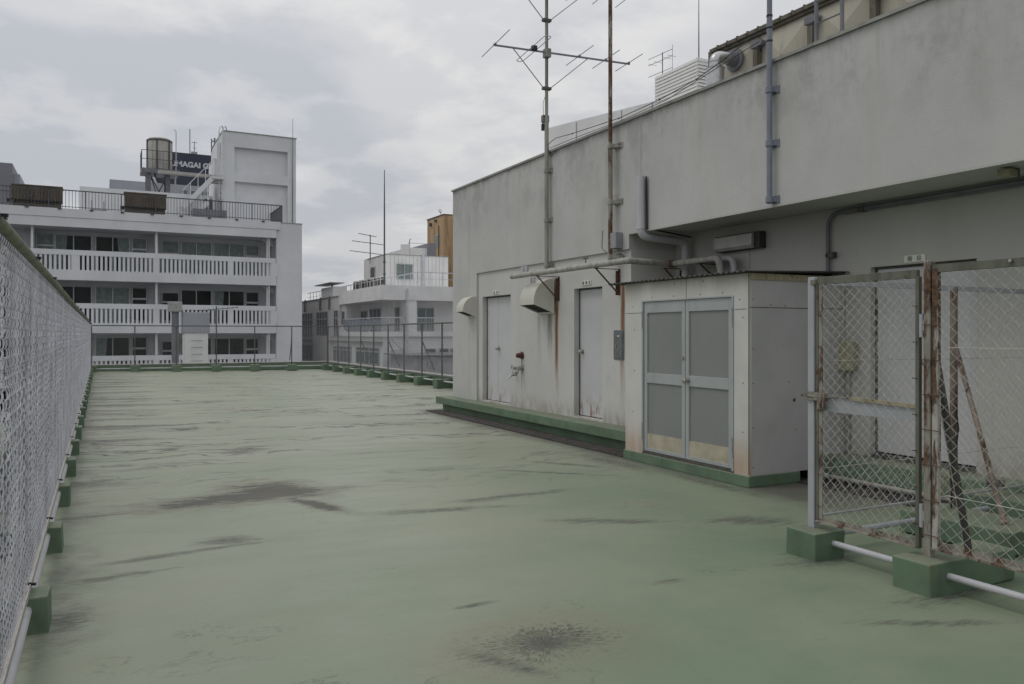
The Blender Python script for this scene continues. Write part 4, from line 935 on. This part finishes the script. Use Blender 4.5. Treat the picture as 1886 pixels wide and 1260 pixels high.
# ------------------------------------------------------------------ left apartment block
b = T('apartment_block', 'white apartment block with slatted balconies and roof tower at the left', 'building', (3, 50, -19))
BY = 45.5
XL = -9.5
mb = MB()
mb.box(8.75, 10.17, BY + .12, 58, -19, 7.77)                          # end wall
mb.box(XL, 8.75, 47.42, 58, -19, 7.70)
mb.build('wall', 'bwhite', b)
mb = MB(); mb.box(XL, 8.72, BY - .03, 47.42, 6.90, 7.36); mb.box(XL, 8.93, BY - .06, 47.5, 7.37, 7.80)
mb.build('roof_fascia', 'bwhite', b)
mb = MB(); mb.box(8.93, 10.20, BY + .09, 58.02, 7.772, 7.81); mb.build('roof_edge', 'coping', b)
bays = [(-2.55, 2.52), (2.70, 8.55)]
for fl in range(0, 4):
    dz = -2.665 * fl
    if fl > 0: pass
    # slab, top beam and slats of the balcony
    MB().box(XL, 8.72, BY, 47.42, 4.25 + dz, 4.76 + dz).build('balcony_slab', 'bwhite', b)
    mb = MB(); mb.box(XL, 8.70, BY + .02, BY + .16, 5.50 + dz, 5.76 + dz)
    x = 8.66
    posts_ = [6.30, 8.64, 2.60, -1.15, -4.9]
    while x > XL:
        near_post = any(abs(x - p_) < .16 for p_ in posts_)
        if not near_post: mb.box(x - .056, x + .056, BY + .04, BY + .12, 4.76 + dz, 5.50 + dz)
        x -= .205
    for p_ in posts_: mb.box(p_ - .15, p_ + .15, BY + .03, BY + .14, 4.76 + dz, 5.50 + dz)
    mb.build('balustrade', 'bwhite', b)
    # slim posts and partitions between flats
    mb = MB()
    for x in (2.62, 8.28, -3.0): mb.box(x - .05, x + .05, BY + .25, BY + .35, 4.76 + dz, 6.90 + dz)
    mb.box(2.56, 2.66, BY + .36, 47.42, 4.76 + dz, 6.90 + dz)
    mb.box(-3.06, -2.96, BY + .36, 47.42, 4.76 + dz, 6.90 + dz)
    mb.build('partition', 'bwhite', b)
    MB().prism([(8.74, 6.9 + dz), (8.0, 6.9 + dz), (8.74, 6.45 + dz)], BY + .9, BY + 1.1).build('haunch', 'bwhite', b)
    def window(x0, x1, z0_, z1_, cols, trans=None, cur=0):
        fr = MB(); y = 47.30; w_ = .05
        xs_ = [x0 + (x1 - x0) * i / cols for i in range(cols + 1)]
        for x_ in xs_: fr.box(x_ - w_ / 2, x_ + w_ / 2, y, y + .1, z0_ + dz, z1_ + dz)
        fr.box(x0, x1, y + .002, y + .098, z1_ - w_ + dz, z1_ + dz + .001); fr.box(x0, x1, y + .002, y + .098, z0_ + dz - .001, z0_ + w_ + dz)
        if trans: fr.box(x0, x1, y + .002, y + .098, trans - w_ + dz, trans + w_ + dz)
        o = fr.build('window', 'winframe', b)
        MB().box(x0, x1, y + .04, y + .045, z0_ + dz, z1_ + dz).build('pane', 'glass', o)
        MB().box(x0, x1, y + .108, y + .115, z0_ + dz, z1_ + dz).build('room', 'room', o)
        c_ = MB()
        if cur == 1: c_.quad((x0, y + .09, z0_ + dz), (x0 + .42, y + .09, z0_ + dz), (x0 + .55, y + .09, z1_ + dz), (x0, y + .09, z1_ + dz))
        if cur == 2: c_.quad((x1 - .42, y + .09, z0_ + dz), (x1, y + .09, z0_ + dz), (x1, y + .09, z1_ + dz), (x1 - .6, y + .09, z1_ + dz))
        if cur == 3: c_.box(x0, x1, y + .085, y + .09, z0_ + dz, z1_ + dz)
        if c_.v: c_.build('curtain', 'curtain', o)
    cset = [(1, 2, 3, 3), (0, 3, 0, 1), (0, 1, 0, 0), (0, 0, 0, 0)][fl]
    window(-2.91, -2.14, 4.9, 6.74, 1, 6.1, 3 if fl == 0 else 0); window(-2.07, -.42, 4.8, 6.72, 2, None, cset[0]); window(-.22, 1.38, 4.8, 6.72, 2, None, cset[1]); window(1.52, 2.22, 4.9, 6.72, 1, 6.1, 3 if fl == 0 else 0)
    window(2.98, 3.82, 4.9, 6.5 if fl else 6.66, 1, 5.95, 3 if fl == 0 else 0); window(3.95, 5.52, 4.8, 6.66, 2, None, cset[2]); window(5.66, 7.28, 4.8, 6.66, 2, None, cset[3]); window(7.38, 8.06, 4.9, 6.62, 1, 6.0, 3 if fl == 0 else 0)
    window(-7.5, -5.9, 4.8, 6.72, 2, None, 0); window(-5.7, -4.1, 4.8, 6.72, 2, None, 0)
MB().tube([(8.35, BY + .1, -6), (8.35, BY + .1, 6.9)], .035, 6).build('drain_pipe', 'bwhite', b)
# tower
mb = MB(); mb.box(6.35, 10.56, 49.25, 54, 7.5, 13.40)
mb.box(6.35, 7.0, 49.0, 49.25, 7.5, 13.40).box(10.07, 10.56, 49.0, 49.25, 7.5, 13.40).box(7.0, 10.07, 49.0, 49.25, 12.55, 13.40).box(7.0, 10.07, 49.0, 49.25, 10.52, 11.06).box(7.0, 10.07, 49.0, 49.25, 7.5, 8.3)
mb.build('tower', 'bwhite', b)
MB().box(6.31, 10.60, 48.96, 54.04, 13.40, 13.45).build('tower_edge', 'coping', b)
MB().box(6.17, 6.34, 50, 53, 7.5, 12.9).box(6.03, 6.17, 50.2, 53, 7.5, 12.0).build('shaft', 'bwhite', b)
# lower white structures on the roof
MB().box(3.0, 6.34, 51.2, 56, 7.7, 9.9).build('roof_room', 'bwhite', b)
MB().box(-1, 5.6, 49.0, 49.3, 7.7, 9.55).build('roof_wall', 'bwhite', b)
for x in (5.35, 5.62): MB().box(x, x + .14, 48.93, 48.99, 8.55, 9.35).build('louvre', 'dkmetal', b)
MB().box(4.55, 6.3, 47.2, 48.4, 7.71, 8.5).build('stair_base', 'steelgrey', b)
t = b
mb = MB()
def flight(xa, za, xb, zb, y, n_):
    mb.bar((xa, y, za), (xb, y, zb), .05, .26); mb.bar((xa, y + .9, za), (xb, y + .9, zb), .05, .26)
    for i in range(n_): k = (i + .5) / n_; x = xa + (xb - xa) * k; z = za + (zb - za) * k; mb.box(x - .14, x + .14, y, y + .9, z + .02, z + .05)
    for k in range(0, n_ + 1, 2): x = xa + (xb - xa) * k / n_; z = za + (zb - za) * k / n_; mb.bar((x, y, z), (x, y, z + 1.0), .035, .035)
    mb.bar((xa, y, za + 1.0), (xb, y, zb + 1.0), .04, .04)
flight(4.15, 8.7, 5.75, 10.55, 48.6, 8); flight(4.35, 7.9, 5.4, 9.0, 48.0, 6)
mb.box(5.7, 6.34, 48.5, 49.6, 10.5, 10.6)
for x in (5.75, 5.95, 6.15, 6.3): mb.bar((x, 48.52, 10.6), (x, 48.52, 11.6), .03, .03)
mb.bar((5.7, 48.52, 11.6), (6.34, 48.52, 11.6), .04, .04); mb.build('steel_stair', 'bwhite', b)
MB().box(2.9, 6.34, 48.9, 49.3, 10.62, 10.78).box(5.6, 6.3, 48.9, 49.2, 10.30, 10.5).build('bridge', 'rail_w', b)
mb = MB()
for x in (6.12, 6.32): mb.tube([(x, 48.9, 9.4), (x, 48.9, 13.3), (x + .06, 48.95, 13.6), (x + .18, 49.1, 13.72), (x + .3, 49.3, 13.5)], .035, 6)
for i in range(14): mb.tube([(6.12, 48.9, 9.6 + .28 * i), (6.32, 48.9, 9.6 + .28 * i)], .018, 5)
mb.build('ladder', 'bwhite', b)
# roof railing
mb = MB(); ry = BY + .35
mb.bar((XL, ry, 8.78), (9.10, ry, 8.78), .05, .05).bar((XL, ry, 7.95), (9.10, ry, 7.95), .03, .03)
x = 9.10; k = 0
while x > XL:
    w_ = .05 if k % 11 == 0 else .022; mb.bar((x, ry, 7.8), (x, ry, 8.78), w_, w_); x -= .148; k += 1
mb.bar((9.10, ry, 8.78), (9.10, 50.5, 8.78), .05, .05)
for i in range(34): mb.bar((9.10, ry + .148 * i, 7.8), (9.10, ry + .148 * i, 8.78), .022, .022)
mb.build('roof_railing', 'railing_d', b)
for x in (-3.2, -1.8, -.4, 1.0, 2.4, 3.8, 5.2, 6.6, 8.0): MB().box(x - .08, x + .08, BY - .10, BY - .02, 7.74, 7.82).build('railing_foot', 'railing_d', b)
MB().tube([(10.35, 49.0, 8), (10.35, 48.9, 14.6)], [.03, .012], 6).build('lightning_rod', 'steelgrey', b)
def brown_box(x0, x1, label):
    t_ = T('slatted_box', label, 'roof box', ((x0 + x1) / 2, 46.6, 7.9), 'brown slatted boxes on the roof of the apartment block')
    MB().box(x0, x1, 46.15, 47.1, 8.22, 8.92).build('body', 'brown', t_)
    mb_ = MB(); k_ = x0
    while k_ < x1: mb_.box(k_, k_ + .05, 46.11, 46.15, 8.24, 8.90); k_ += .13
    mb_.box(x0 - .04, x1 + .03, 46.08, 47.15, 8.92, 8.97); mb_.build('slat', 'brown', t_)
    MB().box(x0 + .03, x1 - .06, 46.35, 47.0, 7.82, 8.18).build('base', 'boxy' if False else 'brown', t_)
    MB().box(x0 - .1, x1, 46.12, 46.16, 8.17, 8.22).box(x0 - .2, x0, 46.1, 46.3, 8.05, 8.22).build('shadow_rail', 'black', t_)
    return t_
bb = brown_box(-3.90, -1.72, 'brown slatted roof box with a small vent, at the far left')
MB().box(-3.35, -2.95, 46.09, 46.108, 8.30, 8.72).build('vent', 'dkmetal', bb)
brown_box(1.12, 3.12, 'reddish brown slatted roof box below the water tank')
t = T('rack', 'small steel rack on the apartment roof between the brown boxes', 'rack', (-.1, 46.9, 7.8))
MB().box(-.42, -.38, 46.5, 46.54, 7.8, 8.45).box(.14, .18, 46.5, 46.54, 7.8, 8.45).box(-.4, .3, 46.49, 46.55, 7.93, 8.0).build('frame', 'steelgrey', t)
# water tank tower on that roof
t = T('water_tank', 'old cream water tank on a steel platform with railing and lattice legs', 'water tank', (3.0, 50.5, 8))
mb = MB()
prof = [(2.42 + .12, 0)]
mb.tube([(3.05, 50.5, 11.05), (3.05, 50.5, 12.72), (3.05, 50.5, 12.85)], [.68, .68, .60], 14); mb.tube([(3.28, 50.5, 12.8), (3.28, 50.5, 12.93)], [.34, .22], 12)
mb.build('tank', 'tank2', t, smooth=True)
mb = MB()
for a_ in range(0, 360, 60): mb.tube([(3.05 + .70 * math.cos(R(a_ + 15)), 50.5 + .70 * math.sin(R(a_ + 15)), 11.05), (3.05 + .70 * math.cos(R(a_ + 15)), 50.5 + .70 * math.sin(R(a_ + 15)), 12.72)], .035, 6)
mb.tube([(3.05, 50.5, 12.68), (3.05, 50.5, 12.76)], .71, 14); mb.build('band', 'dkmetal', t)
MB().box(2.05, 4.05, 49.6, 51.4, 10.80, 10.98).box(2.05, 4.0, 49.6, 49.7, 10.72, 10.8).build('platform', 'steelgrey', t)
mb = MB()
for z in (11.5, 12.0):
    mb.bar((2.08, 49.62, z), (4.02, 49.62, z), .03, .03).bar((2.08, 49.62, z), (2.08, 51.38, z), .03, .03).bar((4.02, 49.62, z), (4.02, 51.38, z), .03, .03)
for i in range(8): mb.bar((2.08 + .277 * i, 49.62, 10.98), (2.08 + .277 * i, 49.62, 12.0), .02, .02); mb.bar((2.08, 49.62 + .25 * i, 10.98), (2.08, 49.62 + .25 * i, 12.0), .02, .02)
mb.build('railing', 'dkmetal', t)
mb = MB()
for x, y in ((2.45, 49.9), (3.45, 49.9), (2.45, 51.1), (3.45, 51.1)): mb.box(x - .12, x + .12, y - .12, y + .12, 7.7, 10.8)
mb.build('leg', 'steelgrey', t)
mb = MB(); mb.bar((2.5, 49.9, 10.7), (3.4, 49.9, 8.9), .06, .06).bar((3.4, 49.9, 10.6), (2.6, 49.9, 8.9), .06, .06).bar((2.6, 50.2, 10.5), (3.2, 50.2, 8.6), .05, .05).tube([(2.75, 49.95, 10.8), (2.9, 49.95, 10.3), (3.3, 49.95, 10.2), (3.35, 49.95, 8)], .05, 6)
mb.build('cross_brace', 'dkmetal', t)
MB().tube([(3.9, 50.0, 11), (3.9, 50.0, 13.3), (3.8, 50.0, 13.4)], .03, 6).tube([(3.85, 49.9, 8), (3.85, 49.9, 10.8)], .05, 6).build('pipe', 'railing_w', t)

# ------------------------------------------------------------------ buildings far behind, left
t = T('office_building', 'dark grey clad office building at the far left edge', 'building', (-12, 75, -19))
MB().box(-25, -5.85, 70, 85, -19, 14.3).build('wall', 'bgrey', t)
MB().box(-5.85, -5.45, 71, 85, -19, 13.7).box(-5.45, -5.05, 71, 85, -19, 11.6).build('side_wall', 'bgrey2', t)
mb = MB()
for i in range(8): mb.box(-7.1 - 2 * i, -7.06 - 2 * i, 69.985, 70.0, -5, 14.3)
for z in (12.2, 9.9): mb.box(-25, -5.85, 69.985, 69.998, z, z + .05)
mb.build('joint', 'dkmetal', t)
t = T('office_building', 'light grey office building with small square windows behind the water tank', 'building', (6, 76, -19))
MB().box(.64, 14, 70, 84, -19, 13.7).build('wall', 'bgrey2', t)
for x0_, x1_, z0_, z1_ in ((1.75, 2.5, 11.7, 12.6), (1.8, 2.45, 9.4, 10.4), (2.75, 3.5, 12.2, 12.6), (3.9, 4.9, 12.35, 12.45)):
    fr_ = MB().box(x0_ - .05, x1_ + .05, 69.95, 70.0, z0_ - .05, z1_ + .05).build('window', 'winframe', t); MB().box(x0_, x1_, 69.93, 69.95, z0_, z1_).build('pane', 'glass_g', fr_)
for i in range(9):
    x0_ = 5.9 + .62 * i; fr_ = MB().box(x0_ - .03, x0_ + .43, 69.95, 70.0, 12.9, 13.3).build('window', 'winframe', t); MB().box(x0_, x0_ + .4, 69.93, 69.95, 12.93, 13.27).build('pane', 'glass_g', fr_)
t = T('office_tower', 'distant office block with a dark sign wall and pale lettering', 'building', (12, 95, -19))
MB().box(5.2, 19, 90.2, 104, -19, 20.0).build('wall', 'bgrey2', t)
MB().box(5.2, 19, 90.0, 90.2, 16.6, 20.55).build('sign_wall', 'navy', t)
text_mesh('lettering', 'KUMAGAI GUMI', .76, 'letter', (5.98, 89.96, 19.10), (R(90), 0, 0), t, .02, bold=.035, spacing=1.02)
MB().box(8.6, 9.2, 91, 91.6, 20.5, 21.0).build('vent', 'bgrey2', t)
t = T('lightning_rod', 'slender rod standing on the dark sign wall', 'lightning rod', (8.6, 92, 20.5))
MB().tube([(8.55, 92, 20.4), (8.55, 92, 23.6)], .05, 5).build('rod', 'steelgrey', t)
t = T('television_antenna', 'thin antenna with short arms on the dark sign wall', 'antenna', (8.9, 92, 20.5))
MB().tube([(9.0, 92, 20.4), (9.0, 92, 22.3)], .04, 5).build('pole', 'steelgrey', t); MB().tube([(8.7, 92, 22.2), (9.3, 92, 22.2)], .03, 5).tube([(8.85, 92, 21.6), (9.2, 92, 21.6)], .03, 5).build('arm', 'steelgrey', t)
t = T('radio_antenna', 'stout radio antenna post at the right end of the dark sign wall', 'antenna', (10.6, 92, 20.5))
MB().tube([(10.75, 92, 20.4), (10.75, 92, 22.8)], .07, 5).build('pole', 'steelgrey', t); MB().box(10.98, 11.15, 91.9, 92.1, 21.3, 22.9).box(10.75, 11.0, 91.95, 92.05, 21.5, 21.6).box(10.75, 11.0, 91.95, 92.05, 22.5, 22.6).build('panel', 'steelgrey', t)

# ------------------------------------------------------------------ mid distance building on the right
b = T('pale_building', 'pale low block with corner balcony seen over the right fence', 'building', (26, 64, -19))
mb = MB(); mb.box(18.2, 45, 56.0, 67.6, 4.05, 5.13); mb.build('roof_band', 'bwhite2', b)
MB().box(19.7, 45, 57.6, 67.6, 1.72, 4.05).box(18.45, 19.7, 66.2, 67.6, 1.72, 4.05).box(18.45, 19.7, 63.9, 66.2, 1.72, 1.73).build('wall', 'bwhite2', b)
MB().box(20.15, 21.0, 56.05, 57.6, 1.72, 4.05).build('pillar', 'bwhite2', b)
MB().box(18.2, 45, 56.0, 67.6, 1.35, 1.72).build('balcony_slab', 'bwhite2', b)
MB().box(18.4, 45, 56.2, 90, -19, 1.35).build('lower_wall', 'bwhite2', b)
MB().box(18.25, 45, 67.6, 95, 1.35, 4.75).build('rear_wing', 'bbeige', b)
MB().box(18.15, 18.4, 56.1, 90, .9, 1.0).build('ledge', 'coping', b)
mb = MB(); mb.bar((18.3, 56.1, 2.76), (20.15, 56.1, 2.76), .06, .06).bar((18.3, 56.1, 2.76), (18.3, 66.5, 2.76), .06, .06).bar((21, 56.1, 2.76), (45, 56.1, 2.76), .06, .06)
for i in range(10): mb.bar((18.3 + .2 * i, 56.1, 1.72), (18.3 + .2 * i, 56.1, 2.76), .03, .03)
for i in range(24): mb.bar((21 + .2 * i, 56.1, 1.72), (21 + .2 * i, 56.1, 2.76), .03, .03)
for i in range(12): mb.bar((18.3, 56.1 + .94 * i, 1.72), (18.3, 56.1 + .94 * i, 2.76), .04, .04)
mb.build('balcony_railing', 'railing_w', b)
MB().box(18.33, 18.36, 56.2, 66.4, 1.85, 2.65).build('balcony_panel', 'bluepanel', b)
def win_x(x, y0, y1, z0_, z1_, cols, gm='glass_g', trans=None):
    fr = MB(); w_ = .06; ys_ = [y0 + (y1 - y0) * i / cols for i in range(cols + 1)]
    for y_ in ys_: fr.box(x - .07, x - .001, y_ - w_, y_ + w_, z0_, z1_)
    fr.box(x - .068, x - .002, y0, y1, z1_ - .08, z1_ + .002); fr.box(x - .068, x - .002, y0, y1, z0_ - .002, z0_ + .06)
    if trans: fr.box(x - .068, x - .002, y0, y1, trans - .06, trans + .06)
    o = fr.build('window', 'winframe', b); MB().box(x - .035, x - .03, y0, y1, z0_, z1_).build('pane', gm, o)
def win_y(y, x0, x1, z0_, z1_, cols, gm='glass_g', trans=None, par=None):
    fr = MB(); w_ = .04; xs_ = [x0 + (x1 - x0) * i / cols for i in range(cols + 1)]
    for x_ in xs_: fr.box(x_ - w_, x_ + w_, y - .07, y - .001, z0_, z1_)
    fr.box(x0, x1, y - .068, y - .002, z1_ - .06, z1_ + .002); fr.box(x0, x1, y - .068, y - .002, z0_ - .002, z0_ + .06)
    if trans: fr.box(x0, x1, y - .068, y - .002, trans - .05, trans + .05)
    o = fr.build('window', 'winframe', par or b); MB().box(x0, x1, y - .035, y - .03, z0_, z1_).build('pane', gm, o)
win_x(19.7, 60.6, 63.4, 1.75, 3.6, 3); win_x(19.7, 64.2, 65.9, 1.75, 3.5, 2)
win_y(57.6, 19.8, 21.0, 1.75, 3.56, 3, 'glass'); win_y(57.6, 21.6, 22.95, 1.75, 3.56, 2, 'glass')
win_x(18.45, 66.5, 67.4, 2.3, 3.5, 1)
win_x(18.4, 56.96, 62.9, -.8, .52, 5, 'glass_g', .2); win_x(18.4, 64.4, 70.0, -.85, .5, 5, 'glass_g', .2)
for y0_, y1_ in ((77.2, 84.5), (71.4, 75.5), (67.9, 69.2)): win_x(18.25, y0_, y1_, 1.4, 3.6, max(2, int((y1_ - y0_) * 1.0)), 'glass_g', 2.9)
win_x(18.4, 77.7, 84, -1.1, .5, 4, 'glass_g', .0)
MB().box(18.0, 18.4, 70.6, 76.0, -3, 1.35).build('screen_wall', 'bbeige', b)
win_y(56.2, 21.7, 22.55, .1, .45, 1); win_y(56.2, 22.85, 23.6, .1, .45, 1); win_y(56.2, 23.8, 24.6, .1, .45, 1)
MB().tube([(20.2, 55.9, 4.9), (20.2, 55.9, -3)], .07, 6).tube([(19.0, 55.9, 1.2), (20.1, 55.9, .1)], .06, 6).build('drain_pipe', 'railing_w', b)
MB().box(19.0, 19.6, 55.8, 56.2, -.2, .4).build('vent_hood', 'railing_w', b)
for y in (80.0, 73.8, 70.5): MB().tube([(18.2, y, 4.9), (18.1, y, 4.8), (18.1, y, 3.7)], .09, 6).build('vent_pipe', 'steelgrey', b)
# roof railing
mb = MB(); mb.bar((21.2, 56.4, 6.2), (45, 56.4, 6.2), .06, .06).bar((21.2, 56.4, 6.2), (21.2, 92, 6.2), .06, .06).bar((21.2, 56.4, 5.7), (21.2, 92, 5.7), .03, .03).bar((21.2, 56.4, 5.7), (45, 56.4, 5.7), .03, .03)
for i in range(24): mb.bar((21.2, 56.4 + 1.5 * i, 5.13), (21.2, 56.4 + 1.5 * i, 6.2), .05, .05); mb.bar((21.2 + i, 56.4, 5.13), (21.2 + i, 56.4, 6.2), .04, .04)
mb.build('roof_railing', 'railing_w', b)
MB().box(18.2, 45, 67.6, 95, 4.751, 4.85).build('roof_edge', 'coping', b)
# penthouse
mb = MB(); mb.box(21.9, 27.7, 66, 71.4, 5.1, 8.42); mb.build('penthouse', 'bwhite2', b)
mb = MB()
for i in range(15): mb.box(22.3 + .35 * i, 22.312 + .35 * i, 65.985, 66.0, 5.1, 8.38)
for i in range(14): mb.box(21.885, 21.9, 66.3 + .35 * i, 66.33 + .35 * i, 5.1, 8.38)
mb.box(21.85, 27.75, 65.95, 71.45, 8.42, 8.47); mb.build('rib', 'coping', b)
win_y(66, 22.85, 24.3, 6.3, 7.65, 2, 'glass'); win_x(21.9, 69.0, 70.3, 6.2, 7.6, 1)
MB().tube([(25.3, 65.9, 5.1), (25.3, 65.9, 8.6)], .12, 8).build('drain_pipe', 'railing_w', b)
# outdoor units
def ac(loc, label, par=None):
    t_ = T('air_conditioner', label, 'air conditioner', loc, 'outdoor units on the roof of the pale block')
    x, y, z = loc
    MB().box(x, x + .35, y - .42, y + .42, z, z + .95).build('case', 'louver', t_)
    MB().box(x - .01, x, y - .30, y + .30, z + .15, z + .80).build('fan_grille', 'dkmetal', t_)
    mb_ = MB(); mb_.box(x + .04, x + .31, y - .43, y - .42, z + .15, z + .85); mb_.build('side_grille', 'dkmetal', t_); return t_
a0 = ac((21.45, 66.6, 5.6), 'white outdoor unit in the row behind the roof railing')
for k, y in enumerate((68.6, 70.4, 72.2, 74.1)): dup(a0, (21.45, y, 5.6), 'white outdoor unit in the row behind the roof railing', 'outdoor units on the roof of the pale block')
t = T('equipment_cabinet', 'white cabinet on the roof edge at the far left of the pale block', 'cabinet', (19.5, 74, 4.8))
MB().box(18.9, 20.2, 72.2, 76.5, 4.86, 5.9).build('case', 'louver', t); MB().box(18.6, 19.9, 72.0, 78, 6.2, 6.28).tube([(19.3, 74, 5.9), (19.3, 74, 6.2)], .1, 6).build('lid', 'galv', t)
t = T('lightning_mast', 'tall thin dark mast in front of the roof penthouse', 'mast', (19.8, 60, 5))
MB().tube([(19.78, 60, 5.0), (19.78, 60, 11.0), (19.78, 60, 14.4)], [.07, .06, .03], 6).build('rod', 'rail_far', t); MB().box(19.7, 19.86, 59.9, 60.1, 7.1, 7.25).box(19.7, 19.86, 59.9, 60.1, 6.2, 6.3).build('clamp', 'rail_far', t)
t = T('television_antenna', 'cluster of three small antennas on a pole left of the dark mast', 'antenna', (21.7, 70, 8))
mb = MB(); mb.tube([(21.9, 70.5, 8.0), (21.9, 70.5, 10.6)], .05, 5); mb.build('pole', 'rail_far', t)
for z, a_, w_ in ((10.55, -1.1, .5), (9.85, -1.7, 1.2), (8.95, -1.9, 1.0)):
    mb = MB(); mb.tube([(21.9 + a_, 70.5, z + .12), (21.9 + w_, 70.5, z - .1)], .03, 4)
    for i in range(6): x = 21.9 + a_ + (w_ - a_) * i / 5; mb.tube([(x, 70.2, z + .1 - .04 * i), (x + .1, 70.8, z + .1 - .04 * i)], .02, 4)
    mb.build('boom', 'rail_far', t)
t = T('water_tank', 'small round cream water tank on the penthouse roof', 'water tank', (24.8, 70, 8.4))
MB().tube([(24.9, 69.5, 8.45), (24.9, 69.5, 9.75), (24.9, 69.5, 9.85)], [.42, .42, .25], 14).build('tank', 'louver', t, smooth=True)
MB().tube([(25.25, 69.3, 8.45), (25.25, 69.3, 10.2), (25.4, 69.3, 10.3)], .04, 5).build('pipe', 'steelgrey', t)
t = T('grey_building', 'small pale building between the penthouse and the ochre building', 'building', (30, 78, -19))
MB().box(27.2, 29.2, 75, 90, -19, 10.15).build('wall', 'bwhite2', t); MB().box(29.2, 30.0, 74.6, 90, -19, 10.65).build('side_wall', 'bgrey', t)
MB().bar((27.2, 75, 10.6), (29.2, 75, 10.6), .05, .05).bar((27.2, 75, 10.1), (27.2, 75, 10.6), .05, .05).build('railing', 'railing_w', t)
t = T('ochre_building', 'tall ochre rendered building showing beside the near white wall', 'building', (40, 88, -19))
b2 = t
MB().box(35.44, 50, 85.8, 91, -19, 15.4).build('wall', 'orange', t); MB().box(35.36, 50, 85.7, 91.08, 15.4, 15.5).build('roof_edge', 'dkmetal', t)
MB().box(36.6, 50, 84.4, 85.8, 6, 15.2).build('side_wing', 'orange', t)
for y0_, y1_, z0_, z1_ in ((87.0, 88.4, 11.9, 13.3),):
    o = MB().box(35.38, 35.44, y0_, y1_, z0_, z1_).build('window', 'winframe', t); MB().box(35.36, 35.38, y0_ + .1, y1_ - .1, z0_ + .1, z1_ - .1).build('pane', 'glass_g', o)
for x0_, z0_ in ((35.55, 9.2), ):
    o = MB().box(35.38, 35.44, 85.85, 86.7, 9.1, 10.7).build('window', 'winframe', t); MB().box(35.36, 35.38, 85.95, 86.6, 9.2, 10.6).build('pane', 'glass_g', o)
o = MB().box(37.2, 38.4, 84.34, 84.4, 11.8, 13.4).build('window', 'winframe', t); MB().box(37.3, 38.3, 84.32, 84.34, 11.9, 13.3).build('pane', 'glass_g', o)
MB().tube([(35.3, 87.0, 7), (35.3, 87.0, 14.3)], .06, 5).tube([(35.3, 89.6, 14.9), (35.3, 89.6, 14.5)], .18, 6).tube([(35.3, 88.0, 15.1), (35.3, 88.0, 14.8)], .15, 6).build('drain_pipe', 'dkmetal', t)
MB().tube([(35.8, 87.6, 15.5), (35.8, 87.6, 16.0)], .05, 5).tube([(35.7, 87.6, 16.1), (35.75, 87.5, 16.15)], .28, 12).build('dish', 'louver', t)
# white corrugated shed low on the right
t = T('corrugated_shed', 'white corrugated shed with dark eaves beyond the right fence', 'shed', (21, 51, -5))
mb = MB(); mb.box(18.6, 26, 50.1, 55, -6, .02)
for i in range(26): mb.box(18.6, 26, 50.06, 50.1, -1.9 + .075 * i, -1.86 + .075 * i)
mb.build('wall', 'corr', t)
MB().box(18.15, 26.5, 49.7, 55.2, .06, .14).build('roof', 'steelgrey', t)
MB().tube([(18.9, 49.95, .05), (18.9, 49.95, -2)], .06, 6).box(19.5, 19.7, 49.95, 50.06, -.75, -.3).box(19.9, 20.15, 49.95, 50.06, -.8, -.3).build('meter', 'galv', t)

bpy.context.view_layer.update()
